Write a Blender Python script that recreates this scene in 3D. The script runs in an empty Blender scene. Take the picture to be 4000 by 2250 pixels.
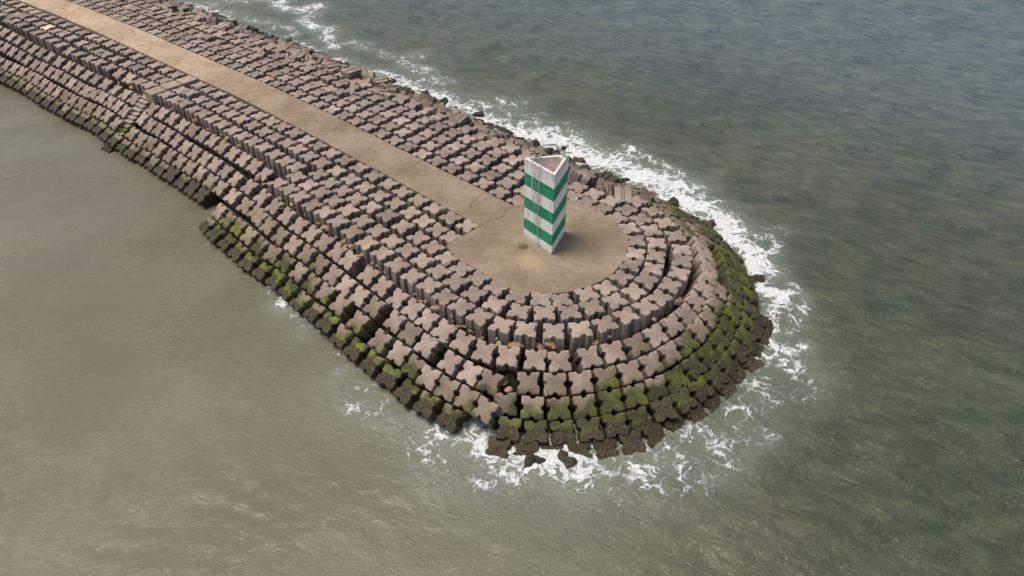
import bpy, bmesh, math, random
import numpy as np
from mathutils import Vector, Matrix, noise

ROWS = {"FL1":[4.45,0,[[-96.27,127.89],[-94.43,126.45],[-92.59,125.01],[-90.74,123.57],[-88.9,122.13],[-87.06,120.69],[-85.21,119.25],[-83.37,117.81],[-81.53,116.37],[-79.68,114.93],[-77.84,113.49],[-76.0,112.05],[-74.15,110.61],[-72.21,109.08],[-70.34,107.59],[-68.53,106.19],[-66.76,104.79],[-64.95,103.42],[-63.09,101.97],[-61.29,100.52],[-59.47,99.07],[-57.58,97.58],[-55.68,96.09],[-53.9,94.71],[-52.14,93.3],[-50.34,91.8],[-48.54,90.32],[-46.73,88.76],[-45.01,87.26],[-43.3,85.84],[-41.49,84.42],[-39.79,82.96]]],"FL1b":[4.45,0,[[-35.97,79.77],[-34.49,78.53],[-32.97,77.15],[-31.34,75.66],[-29.76,74.23],[-28.27,72.95],[-26.78,71.69],[-25.23,70.32],[-23.68,68.94],[-22.09,67.54],[-20.57,66.08],[-19.09,64.69],[-17.54,63.27],[-15.93,61.83],[-14.29,60.26],[-12.74,58.82],[-11.19,57.34],[-9.73,55.9],[-8.18,54.56],[-6.64,53.15],[-5.16,51.71],[-3.69,50.34]]],"FL2":[4.45,0,[[-96.55,125.54],[-94.71,124.1],[-92.87,122.66],[-91.02,121.22],[-89.18,119.78],[-87.34,118.34],[-85.49,116.9],[-83.65,115.46],[-81.81,114.02],[-79.96,112.58],[-78.12,111.14],[-76.28,109.7],[-74.43,108.26],[-72.56,106.8],[-70.76,105.43],[-68.99,104.13],[-67.22,102.86],[-65.35,101.41],[-63.49,99.86],[-61.77,98.49],[-60.02,97.11],[-58.1,95.5],[-56.15,93.87],[-53.9,92.01],[-52.52,90.86],[-51.13,89.71],[-49.01,88.01],[-47.06,86.49],[-45.26,85.08],[-43.57,83.64],[-41.99,82.35],[-40.49,81.16]]],"FL2b":[4.45,0,[[-37.65,78.56],[-36.09,77.38],[-34.51,76.0],[-32.97,74.67],[-31.42,73.39],[-29.9,72.04],[-28.43,70.75],[-26.88,69.38],[-25.32,67.92],[-23.79,66.55],[-22.29,65.35],[-20.89,63.99],[-19.53,62.61],[-18.03,61.19],[-16.31,59.66],[-14.73,58.1],[-13.22,56.68],[-11.68,55.29],[-10.13,53.93],[-8.66,52.44],[-7.37,51.08],[-6.16,49.86],[-4.97,48.78]]],"FL3":[4.45,0,[[-94.95,122.26],[-93.1,120.82],[-91.26,119.38],[-89.42,117.94],[-87.57,116.5],[-85.73,115.06],[-83.89,113.62],[-82.04,112.18],[-80.2,110.74],[-78.36,109.3],[-76.51,107.86],[-74.67,106.42],[-72.83,104.98],[-71.1,103.59],[-69.41,102.22],[-67.55,100.76],[-65.71,99.31],[-63.82,97.68],[-61.93,96.03],[-60.11,94.6],[-58.31,93.03],[-56.56,91.27],[-54.52,89.86],[-52.53,88.35],[-50.6,86.82],[-48.68,85.34],[-46.89,83.61],[-45.05,82.08],[-43.33,80.98],[-41.54,79.56]]],"FL3b":[4.45,0,[[-38.66,77.04],[-37.24,75.86],[-35.86,74.72],[-34.38,73.43],[-32.88,72.07],[-31.43,70.76],[-30.0,69.44],[-28.56,68.18],[-27.14,66.9],[-25.74,65.64],[-24.34,64.41],[-22.9,62.96],[-21.56,61.67],[-20.25,60.38]]],"ring1":[4.45,0,[[-17.86,59.02],[-16.52,57.56],[-15.07,56.11],[-13.64,54.73],[-12.14,53.4],[-10.52,52.0],[-9.04,50.33],[-7.58,48.68],[-6.27,47.31],[-5.08,45.89],[-3.83,44.49],[-2.54,43.22],[-1.16,42.08],[0.39,41.16],[2.11,40.71],[3.55,40.74],[5.47,41.31],[6.96,42.13],[8.26,43.4],[9.18,44.93],[9.73,46.48],[9.96,48.22],[9.71,50.0],[8.87,51.62],[7.74,53.07],[6.56,54.24],[5.37,55.2]]],"ring2":[4.45,0,[[-19.74,58.53],[-18.36,57.1],[-16.97,55.72],[-15.54,54.39],[-14.05,52.91],[-12.51,51.19],[-11.07,49.73],[-9.65,48.23],[-8.29,46.87],[-6.95,45.54],[-5.57,44.14],[-4.22,42.76],[-2.78,41.37],[-1.23,40.15],[0.52,39.41],[2.3,39.17],[4.1,39.32],[5.74,39.8],[7.45,40.53],[8.99,41.58],[10.12,42.99],[10.82,44.5],[11.33,46.15],[11.62,47.89],[11.48,49.7],[10.85,51.39],[9.85,52.92],[8.6,54.27],[7.27,55.53],[5.92,56.75]]],"ring3":[4.45,0,[[-21.22,57.54],[-19.93,56.41],[-18.7,55.12],[-17.32,53.76],[-15.95,52.51],[-14.54,51.03],[-13.1,49.47],[-11.65,47.97],[-10.2,46.47],[-8.84,44.97],[-7.5,43.57],[-6.14,42.32],[-4.87,41.07],[-3.61,39.89],[-2.28,38.83],[-0.72,37.94],[0.98,37.49],[2.88,37.32],[4.74,37.44],[6.48,38.05],[8.09,38.92],[9.57,39.92],[10.76,40.96],[11.77,42.36],[12.71,43.92],[13.23,45.45],[13.49,47.04],[13.29,48.85],[12.8,50.97],[12.1,52.77],[10.89,54.28]]],"SA":[3.35,26,[[-92.45,117.83],[-90.6,116.39],[-88.76,114.95],[-86.92,113.51],[-85.07,112.07],[-83.23,110.63],[-81.39,109.19],[-79.54,107.75],[-77.7,106.31],[-75.86,104.87],[-74.01,103.43],[-72.17,101.99],[-70.33,100.55],[-68.46,98.96],[-66.59,97.4],[-64.8,95.87],[-63.07,94.32],[-61.28,92.84],[-59.49,91.45],[-57.53,89.9],[-55.55,88.41],[-53.66,86.83],[-51.92,85.39],[-50.18,84.03],[-48.41,82.63],[-46.54,81.03],[-44.77,79.59],[-43.25,78.36]]],"SAb":[3.35,26,[[-40.19,75.68],[-38.54,74.4],[-36.91,73.04],[-35.27,71.53],[-33.76,70.24],[-32.32,69.08],[-30.87,67.87],[-29.44,66.49],[-27.97,65.13],[-26.5,63.81],[-25.07,62.52],[-23.67,61.05]]],"SB":[2.7,32,[[-91.94,114.99],[-90.1,113.55],[-88.25,112.11],[-86.41,110.67],[-84.57,109.23],[-82.72,107.79],[-80.88,106.35],[-79.04,104.91],[-77.19,103.47],[-75.35,102.03],[-73.51,100.59],[-71.66,99.15],[-69.82,97.71],[-68.22,96.5],[-66.43,94.95],[-64.72,93.56],[-62.91,92.01],[-61.13,90.46],[-59.62,89.4],[-58.06,88.15],[-56.51,86.92],[-54.98,85.7],[-53.56,84.45],[-52.11,83.18],[-50.7,82.06],[-49.4,81.26],[-48.0,80.29],[-46.55,79.11],[-45.15,77.9],[-43.72,76.46]]],"SBb":[2.7,32,[[-40.93,74.4],[-39.49,72.91],[-38.11,71.77],[-36.71,70.59],[-35.25,69.2],[-33.8,67.77],[-32.42,66.54],[-30.97,65.26],[-29.52,63.98],[-28.09,62.67],[-26.64,61.18]]],"SC":[1.9500000000000002,33,[[-89.86,110.68],[-88.02,109.24],[-86.18,107.8],[-84.33,106.36],[-82.49,104.92],[-80.65,103.48],[-78.8,102.04],[-76.96,100.6],[-75.12,99.16],[-73.27,97.72],[-71.43,96.28],[-69.59,94.84],[-67.74,93.4],[-66.03,92.18],[-64.36,91.01],[-62.72,89.84],[-61.1,88.57],[-59.59,87.39],[-58.08,86.04],[-56.54,84.66],[-55.06,83.47],[-53.57,82.33],[-52.09,81.13],[-50.65,80.09],[-49.16,79.07],[-47.58,77.93],[-46.05,76.67],[-44.32,74.91]]],"SCb":[1.9500000000000002,33,[[-41.44,72.39],[-39.97,70.97],[-38.58,70.07],[-37.11,68.78],[-35.5,67.31],[-33.97,66.03],[-32.56,64.86],[-31.04,63.46],[-29.57,62.13],[-28.18,60.81]]],"SD":[1.1500000000000004,30,[[-90.68,109.63],[-89.11,108.4],[-87.53,107.17],[-85.95,105.94],[-84.38,104.71],[-82.8,103.47],[-81.23,102.24],[-79.65,101.01],[-78.07,99.78],[-76.5,98.55],[-74.92,97.32],[-73.35,96.09],[-71.76,94.85],[-70.18,93.61],[-68.59,92.37],[-66.96,91.21],[-65.32,90.06],[-63.71,88.91],[-62.14,87.7],[-60.59,86.48],[-59.1,85.16],[-57.61,83.83],[-56.05,82.56],[-54.44,81.32],[-52.87,80.06],[-51.24,78.89],[-49.62,77.76],[-48.04,76.58],[-46.56,75.29],[-45.17,73.89],[-43.67,72.57],[-42.15,71.23],[-40.69,69.87],[-39.05,68.71],[-37.55,67.38],[-36.07,66.05],[-34.55,64.78],[-33.03,63.49],[-31.56,62.14],[-30.1,60.79]]],"R1":[3.35,26,[[-24.43,58.57],[-22.73,56.76],[-21.2,55.13],[-19.71,53.5],[-18.31,52.1],[-16.98,50.89],[-15.64,49.5],[-14.26,48.07],[-13.14,47.01],[-11.28,45.09],[-9.98,43.64],[-8.64,42.16],[-7.35,40.91],[-6.18,39.74],[-4.87,38.46],[-3.48,37.27],[-1.93,36.33],[-0.28,35.82],[1.57,35.58],[3.23,35.36],[5.33,35.81],[7.0,36.32],[8.7,37.02],[10.17,37.95],[11.55,39.06],[12.81,40.29],[13.79,41.86],[14.71,43.41],[15.4,44.84],[15.67,46.27],[15.73,47.74],[15.71,49.17]]],"R1x":[3.35,26,[[15.1,50.92],[14.59,52.62],[13.85,54.24],[12.9,55.74],[11.75,57.1],[10.43,58.29],[8.95,59.28]]],"R2":[2.7,31,[[-25.94,57.92],[-24.3,56.33],[-23.01,55.14],[-22.45,54.25],[-21.35,53.01],[-19.94,51.46],[-18.46,50.06],[-17.03,48.74],[-15.67,47.35],[-14.3,45.91],[-13.04,44.5],[-11.74,43.16],[-10.42,41.92],[-8.65,40.22],[-7.38,38.92],[-6.11,37.61],[-4.31,35.93],[-2.87,34.91],[-1.51,34.07]]],"R3":[1.9500000000000002,33,[[-26.99,56.56],[-25.69,55.12],[-24.39,53.89],[-23.09,52.54],[-21.7,51.02],[-20.32,49.87],[-18.91,48.65],[-17.48,47.25],[-16.14,45.82],[-14.82,44.57],[-13.32,43.02],[-11.59,41.06],[-9.65,38.95],[-8.12,37.64],[-6.96,36.37],[-5.78,35.2],[-4.44,34.19],[-3.07,33.26],[-1.84,32.28]]],"R4":[1.1,32,[[-27.97,55.62],[-26.66,54.17],[-25.24,52.81],[-23.87,51.38],[-22.53,49.95],[-21.04,48.7],[-19.58,47.4],[-18.2,46.03],[-16.88,44.64],[-15.49,43.3],[-14.14,41.9],[-12.85,40.43],[-11.54,38.99],[-10.15,37.59],[-8.68,36.24],[-7.3,34.8],[-5.8,33.52],[-4.18,32.38]]],"T1":[2.72,31,[[1.1,33.93],[2.87,33.86],[4.65,34.02],[6.39,34.4],[8.06,34.99],[9.65,35.78],[11.13,36.77],[12.48,37.93],[13.67,39.25],[14.69,40.72],[15.51,42.29],[16.13,43.96],[16.45,51.0],[15.98,52.71],[15.3,54.36],[14.42,55.9],[13.36,57.33],[12.12,58.61],[10.74,59.72],[9.22,60.66]]],"T2":[1.8800000000000003,33,[[-0.43,32.78],[1.34,32.54],[3.11,32.51],[4.89,32.68],[6.63,33.05],[8.31,33.62],[9.92,34.37],[11.44,35.31],[12.84,36.41],[14.1,37.66],[15.21,39.05],[16.16,40.55],[16.93,42.15],[17.52,43.84],[17.9,45.57],[18.09,47.34],[18.08,49.12],[17.86,50.89],[17.44,52.61],[16.83,54.29],[16.03,55.88],[15.06,57.37],[13.92,58.73],[12.64,59.96],[11.22,61.04]]],"T3":[1.0500000000000003,33,[[-0.21,31.42],[1.56,31.23],[3.34,31.22],[5.11,31.4],[6.85,31.77],[8.54,32.31],[10.17,33.04],[11.71,33.92],[13.15,34.97],[14.47,36.16],[15.66,37.49],[16.7,38.93],[17.59,40.47],[18.31,42.1],[18.85,43.79],[19.21,45.53],[19.39,47.3],[19.38,49.08],[19.18,50.85],[18.8,52.59],[18.24,54.28],[17.5,55.9],[16.6,57.43],[15.54,58.86],[14.34,60.17],[13.0,61.35],[11.55,62.38]]],"T4":[0.25,30,[[-0.92,30.43],[0.84,30.18],[2.61,30.1],[4.39,30.2],[6.15,30.47],[7.87,30.92],[9.54,31.53],[11.14,32.31],[12.66,33.24],[14.08,34.31],[15.38,35.52],[16.56,36.85],[17.6,38.29],[18.5,39.83],[19.24,41.45],[19.81,43.14],[20.22,44.87],[20.45,46.63],[20.51,48.41],[20.39,50.19],[20.1,51.94],[19.63,53.66],[19.0,55.32],[18.2,56.91],[17.26,58.42],[16.17,59.83],[14.94,61.12],[13.6,62.28],[12.14,63.31]]],"RR1":[4.45,0,[[0.48,54.41],[-1.05,55.85],[-2.57,57.29],[-4.1,58.74],[-5.63,60.18],[-7.15,61.62],[-8.68,63.06],[-10.2,64.51],[-11.73,65.95],[-13.25,67.39],[-14.78,68.84],[-16.31,70.28],[-17.83,71.72],[-19.38,73.14],[-20.93,74.56],[-22.49,75.97],[-24.04,77.38],[-25.6,78.79],[-27.15,80.2],[-28.76,81.56],[-30.37,82.91],[-31.98,84.27],[-33.59,85.62],[-35.2,86.98],[-36.81,88.33],[-38.42,89.69],[-40.03,91.04],[-41.64,92.39],[-43.25,93.74],[-44.86,95.1],[-46.47,96.45],[-48.08,97.8],[-49.69,99.16],[-51.32,100.49],[-52.96,101.81],[-54.6,103.14],[-56.24,104.46],[-57.88,105.78],[-59.51,107.11],[-61.15,108.43],[-62.84,109.7],[-64.53,110.97],[-66.22,112.23],[-67.92,113.5],[-69.61,114.77],[-71.3,116.04],[-72.99,117.3],[-74.7,118.56],[-76.4,119.81],[-78.11,121.06]]],"RR2":[4.45,0,[[2.64,54.66],[1.12,56.1],[-0.41,57.54],[-1.94,58.99],[-3.46,60.43],[-4.99,61.87],[-6.51,63.32],[-8.04,64.76],[-9.56,66.2],[-11.09,67.64],[-12.61,69.09],[-14.14,70.53],[-15.67,71.97],[-17.19,73.42],[-18.75,74.83],[-20.3,76.24],[-21.86,77.65],[-23.41,79.06],[-24.97,80.47],[-26.54,81.87],[-28.15,83.22],[-29.76,84.58],[-31.37,85.93],[-32.98,87.29],[-34.59,88.64],[-36.19,90.0],[-37.81,91.35],[-39.42,92.7],[-41.03,94.06],[-42.64,95.41],[-44.25,96.76],[-45.86,98.12],[-47.47,99.47],[-49.08,100.82],[-50.72,102.14],[-52.36,103.47],[-54.0,104.79],[-55.64,106.11],[-57.27,107.44],[-58.91,108.76],[-60.57,110.06],[-62.26,111.33],[-63.95,112.6],[-65.64,113.87],[-67.33,115.14],[-69.02,116.41],[-70.71,117.68],[-72.41,118.93],[-74.12,120.19],[-75.83,121.44],[-77.53,122.69]]],"RR3":[4.45,0,[[2.14,57.47],[0.61,58.92],[-0.91,60.36],[-2.44,61.8],[-3.96,63.25],[-5.49,64.69],[-7.02,66.13],[-8.54,67.57],[-10.07,69.02],[-11.59,70.46],[-13.12,71.9],[-14.64,73.35],[-16.17,74.79],[-17.73,76.2],[-19.28,77.61],[-20.84,79.02],[-22.39,80.43],[-23.95,81.84],[-25.53,83.23],[-27.14,84.59],[-28.74,85.94],[-30.35,87.3],[-31.96,88.65],[-33.57,90.01],[-35.18,91.36],[-36.79,92.71],[-38.4,94.07],[-40.01,95.42],[-41.62,96.77],[-43.23,98.13],[-44.84,99.48],[-46.45,100.83],[-48.07,102.18],[-49.71,103.51],[-51.35,104.83],[-52.98,106.15],[-54.62,107.47],[-56.26,108.8],[-57.9,110.12],[-59.56,111.42],[-61.25,112.69],[-62.94,113.96],[-64.63,115.23],[-66.32,116.49],[-68.02,117.76],[-69.71,119.03],[-71.41,120.29],[-73.11,121.54],[-74.82,122.79],[-76.53,124.04]]],"RR4":[4.430000000000001,0,[[1.6,60.39],[0.07,61.84],[-1.45,63.28],[-2.98,64.72],[-4.51,66.17],[-6.03,67.61],[-7.56,69.05],[-9.08,70.49],[-10.61,71.94],[-12.13,73.38],[-13.66,74.82],[-15.19,76.26],[-16.75,77.67],[-18.3,79.08],[-19.86,80.49],[-21.41,81.9],[-22.97,83.31],[-24.55,84.7],[-26.16,86.05],[-27.77,87.41],[-29.38,88.76],[-30.99,90.12],[-32.6,91.47],[-34.21,92.82],[-35.82,94.18],[-37.43,95.53],[-39.04,96.88],[-40.65,98.24],[-42.26,99.59],[-43.87,100.94],[-45.48,102.3],[-47.1,103.64],[-48.74,104.97],[-50.38,106.29],[-52.02,107.61],[-53.65,108.94],[-55.29,110.26],[-56.93,111.58],[-58.6,112.87],[-60.29,114.14],[-61.98,115.41],[-63.67,116.68],[-65.36,117.95],[-67.05,119.22],[-68.74,120.48],[-70.45,121.74],[-72.16,122.99],[-73.86,124.24]]],"RR5":[4.4,0,[[2.91,61.35],[1.39,62.79],[-0.14,64.24],[-1.66,65.68],[-3.19,67.12],[-4.71,68.57],[-6.24,70.01],[-7.76,71.45],[-9.29,72.89],[-10.82,74.34],[-12.34,75.78],[-13.87,77.22],[-15.43,78.63],[-16.98,80.04],[-18.54,81.45],[-20.09,82.86],[-21.65,84.28],[-23.22,85.66],[-24.83,87.02],[-26.44,88.37],[-28.05,89.73],[-29.66,91.08],[-31.27,92.44],[-32.88,93.79],[-34.49,95.15],[-36.1,96.5],[-37.71,97.85],[-39.32,99.21],[-40.93,100.56],[-42.54,101.91],[-44.15,103.27],[-45.77,104.62],[-47.4,105.94],[-49.04,107.26],[-50.68,108.59],[-52.32,109.91],[-53.96,111.23],[-55.6,112.55],[-57.26,113.85],[-58.95,115.12],[-60.64,116.39],[-62.33,117.66],[-64.02,118.93],[-65.71,120.2],[-67.4,121.47],[-69.11,122.72],[-70.81,123.97],[-72.52,125.23],[-74.22,126.48]]],"OC1":[4.1000000000000005,18,[[11.68,55.19],[10.19,56.6],[8.7,58.01],[7.21,59.42],[5.72,60.83],[4.23,62.24],[2.74,63.64],[1.26,65.05],[-0.23,66.46],[-1.72,67.87],[-3.21,69.28],[-4.7,70.69],[-6.19,72.1],[-7.68,73.5],[-9.17,74.91],[-10.66,76.32],[-12.15,77.73],[-13.66,79.12],[-15.18,80.5],[-16.69,81.87],[-18.21,83.25],[-19.73,84.63],[-21.25,86.01],[-22.81,87.34],[-24.38,88.66],[-25.95,89.98],[-27.52,91.31],[-29.09,92.63],[-30.66,93.95],[-32.24,95.27],[-33.81,96.6],[-35.38,97.92],[-36.95,99.24],[-38.52,100.56],[-40.1,101.88],[-41.67,103.2],[-43.24,104.52],[-44.82,105.84],[-46.42,107.13],[-48.02,108.42],[-49.62,109.71],[-51.22,111.0],[-52.82,112.29],[-54.42,113.59],[-56.03,114.86],[-57.68,116.1],[-59.34,117.34],[-60.99,118.57],[-62.64,119.81],[-64.29,121.05],[-65.94,122.29],[-67.59,123.52],[-69.26,124.74],[-70.93,125.96]]],"OC2":[3.25,28,[[6.72,61.81],[5.23,63.22],[3.74,64.63],[2.25,66.04],[0.76,67.44],[-0.72,68.85],[-2.21,70.26],[-3.7,71.67],[-5.19,73.08],[-6.68,74.49],[-8.17,75.9],[-9.66,77.3],[-11.15,78.71],[-12.66,80.1],[-14.18,81.48],[-15.7,82.86],[-17.21,84.23],[-18.73,85.61],[-20.25,86.99],[-21.81,88.32],[-23.38,89.65],[-24.95,90.97],[-26.52,92.29],[-28.09,93.61],[-29.66,94.94],[-31.23,96.26],[-32.81,97.58],[-34.38,98.9],[-35.95,100.22],[-37.52,101.54],[-39.1,102.86],[-40.67,104.19],[-42.24,105.51],[-43.82,106.82],[-45.42,108.11],[-47.02,109.41],[-48.62,110.7],[-50.22,111.99],[-51.82,113.28],[-53.42,114.57],[-55.03,115.85],[-56.68,117.08],[-58.33,118.32],[-59.98,119.56],[-61.63,120.8],[-63.28,122.04],[-64.93,123.28],[-66.59,124.51],[-68.26,125.73],[-69.92,126.95]]],"OC3":[2.45,32,[[7.72,62.79],[6.23,64.2],[4.74,65.61],[3.25,67.02],[1.76,68.43],[0.27,69.84],[-1.22,71.24],[-2.71,72.65],[-4.19,74.06],[-5.68,75.47],[-7.17,76.88],[-8.66,78.29],[-10.15,79.7],[-11.66,81.09],[-13.18,82.46],[-14.7,83.84],[-16.22,85.22],[-17.73,86.6],[-19.25,87.97],[-20.81,89.31],[-22.38,90.63],[-23.95,91.95],[-25.52,93.28],[-27.09,94.6],[-28.66,95.92],[-30.23,97.24],[-31.81,98.57],[-33.38,99.89],[-34.95,101.21],[-36.52,102.53],[-38.1,103.85],[-39.67,105.17],[-41.24,106.49],[-42.82,107.81],[-44.42,109.1],[-46.02,110.39],[-47.62,111.68],[-49.22,112.97],[-50.82,114.27],[-52.42,115.56],[-54.03,116.83],[-55.68,118.07],[-57.33,119.31],[-58.98,120.55],[-60.63,121.79],[-62.28,123.03],[-63.93,124.26],[-65.59,125.49],[-67.25,126.72],[-68.92,127.94]]],"OC4":[1.5500000000000003,33,[[10.14,62.29],[8.65,63.7],[7.16,65.11],[5.67,66.52],[4.18,67.93],[2.69,69.34],[1.2,70.75],[-0.29,72.15],[-1.78,73.56],[-3.27,74.97],[-4.75,76.38],[-6.24,77.79],[-7.73,79.2],[-9.22,80.61],[-10.73,82.0],[-12.25,83.37],[-13.77,84.75],[-15.28,86.13],[-16.8,87.51],[-18.32,88.88],[-19.88,90.22],[-21.45,91.54],[-23.02,92.87],[-24.59,94.19],[-26.16,95.51],[-27.73,96.83],[-29.3,98.16],[-30.88,99.48],[-32.45,100.8],[-34.02,102.12],[-35.59,103.44],[-37.16,104.76],[-38.74,106.08],[-40.31,107.4],[-41.88,108.72],[-43.48,110.01],[-45.08,111.3],[-46.68,112.6],[-48.28,113.89],[-49.88,115.18],[-51.48,116.47],[-53.1,117.75],[-54.75,118.99],[-56.4,120.22],[-58.05,121.46],[-59.7,122.7],[-61.35,123.94],[-63.0,125.18],[-64.66,126.41],[-66.32,127.63],[-67.99,128.85]]],"OC5":[0.6500000000000004,33,[[9.58,64.61],[8.09,66.02],[6.6,67.43],[5.11,68.84],[3.62,70.25],[2.13,71.66],[0.64,73.06],[-0.85,74.47],[-2.34,75.88],[-3.82,77.29],[-5.31,78.7],[-6.8,80.11],[-8.29,81.52],[-9.8,82.91],[-11.32,84.28],[-12.84,85.66],[-14.35,87.04],[-15.87,88.42],[-17.39,89.79],[-18.95,91.13],[-20.52,92.46],[-22.09,93.78],[-23.66,95.1],[-25.23,96.42],[-26.8,97.75],[-28.37,99.07],[-29.94,100.39],[-31.52,101.71],[-33.09,103.03],[-34.66,104.35],[-36.23,105.67],[-37.8,106.99],[-39.38,108.32],[-40.95,109.63],[-42.55,110.93],[-44.15,112.22],[-45.75,113.51],[-47.35,114.8],[-48.95,116.09],[-50.55,117.38],[-52.16,118.66],[-53.81,119.9],[-55.46,121.14],[-57.11,122.38],[-58.76,123.62],[-60.41,124.85],[-62.06,126.09],[-63.72,127.32],[-65.39,128.55],[-67.05,129.77]]]}
CRACKS = [[[-60.23,-0.13],[-59.43,-1.47],[-59.11,-4.45]],[[-47.52,-0.09],[-46.95,-1.82],[-46.83,-4.02]],[[-35.66,0.01],[-34.98,-1.49],[-34.93,-3.88]],[[-22.42,0.01],[-22.09,-1.3],[-22.33,-3.95]],[[-9.94,-0.22],[-9.8,-1.46],[-9.36,-2.87],[-9.45,-4.27]],[[2.57,-0.04],[2.64,-1.29],[3.0,-1.61],[2.81,-2.83],[2.87,-4.35]],[[14.59,0.04],[14.63,-1.23],[15.01,-1.55],[14.96,-2.6],[14.71,-2.97],[14.82,-4.18]],[[23.01,0.17],[22.95,-0.79],[23.25,-1.93],[23.89,-2.77],[24.03,-3.93]],[[26.33,0.17],[26.4,-1.19],[26.82,-1.68],[26.78,-2.54],[26.46,-2.95],[26.46,-4.24]]]
PLATFORM_ARC = [[-5.26,47.38],[-4.08,45.55],[-2.84,44.45],[-1.4,42.96],[-0.19,41.92],[1.49,41.38],[3.16,41.31],[4.53,41.65],[6.03,42.4],[7.32,43.39],[8.36,44.85],[8.93,46.22],[9.29,47.63],[9.31,48.94],[8.91,50.3],[7.97,51.8],[6.13,53.64],[4.9,54.49]]
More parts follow.
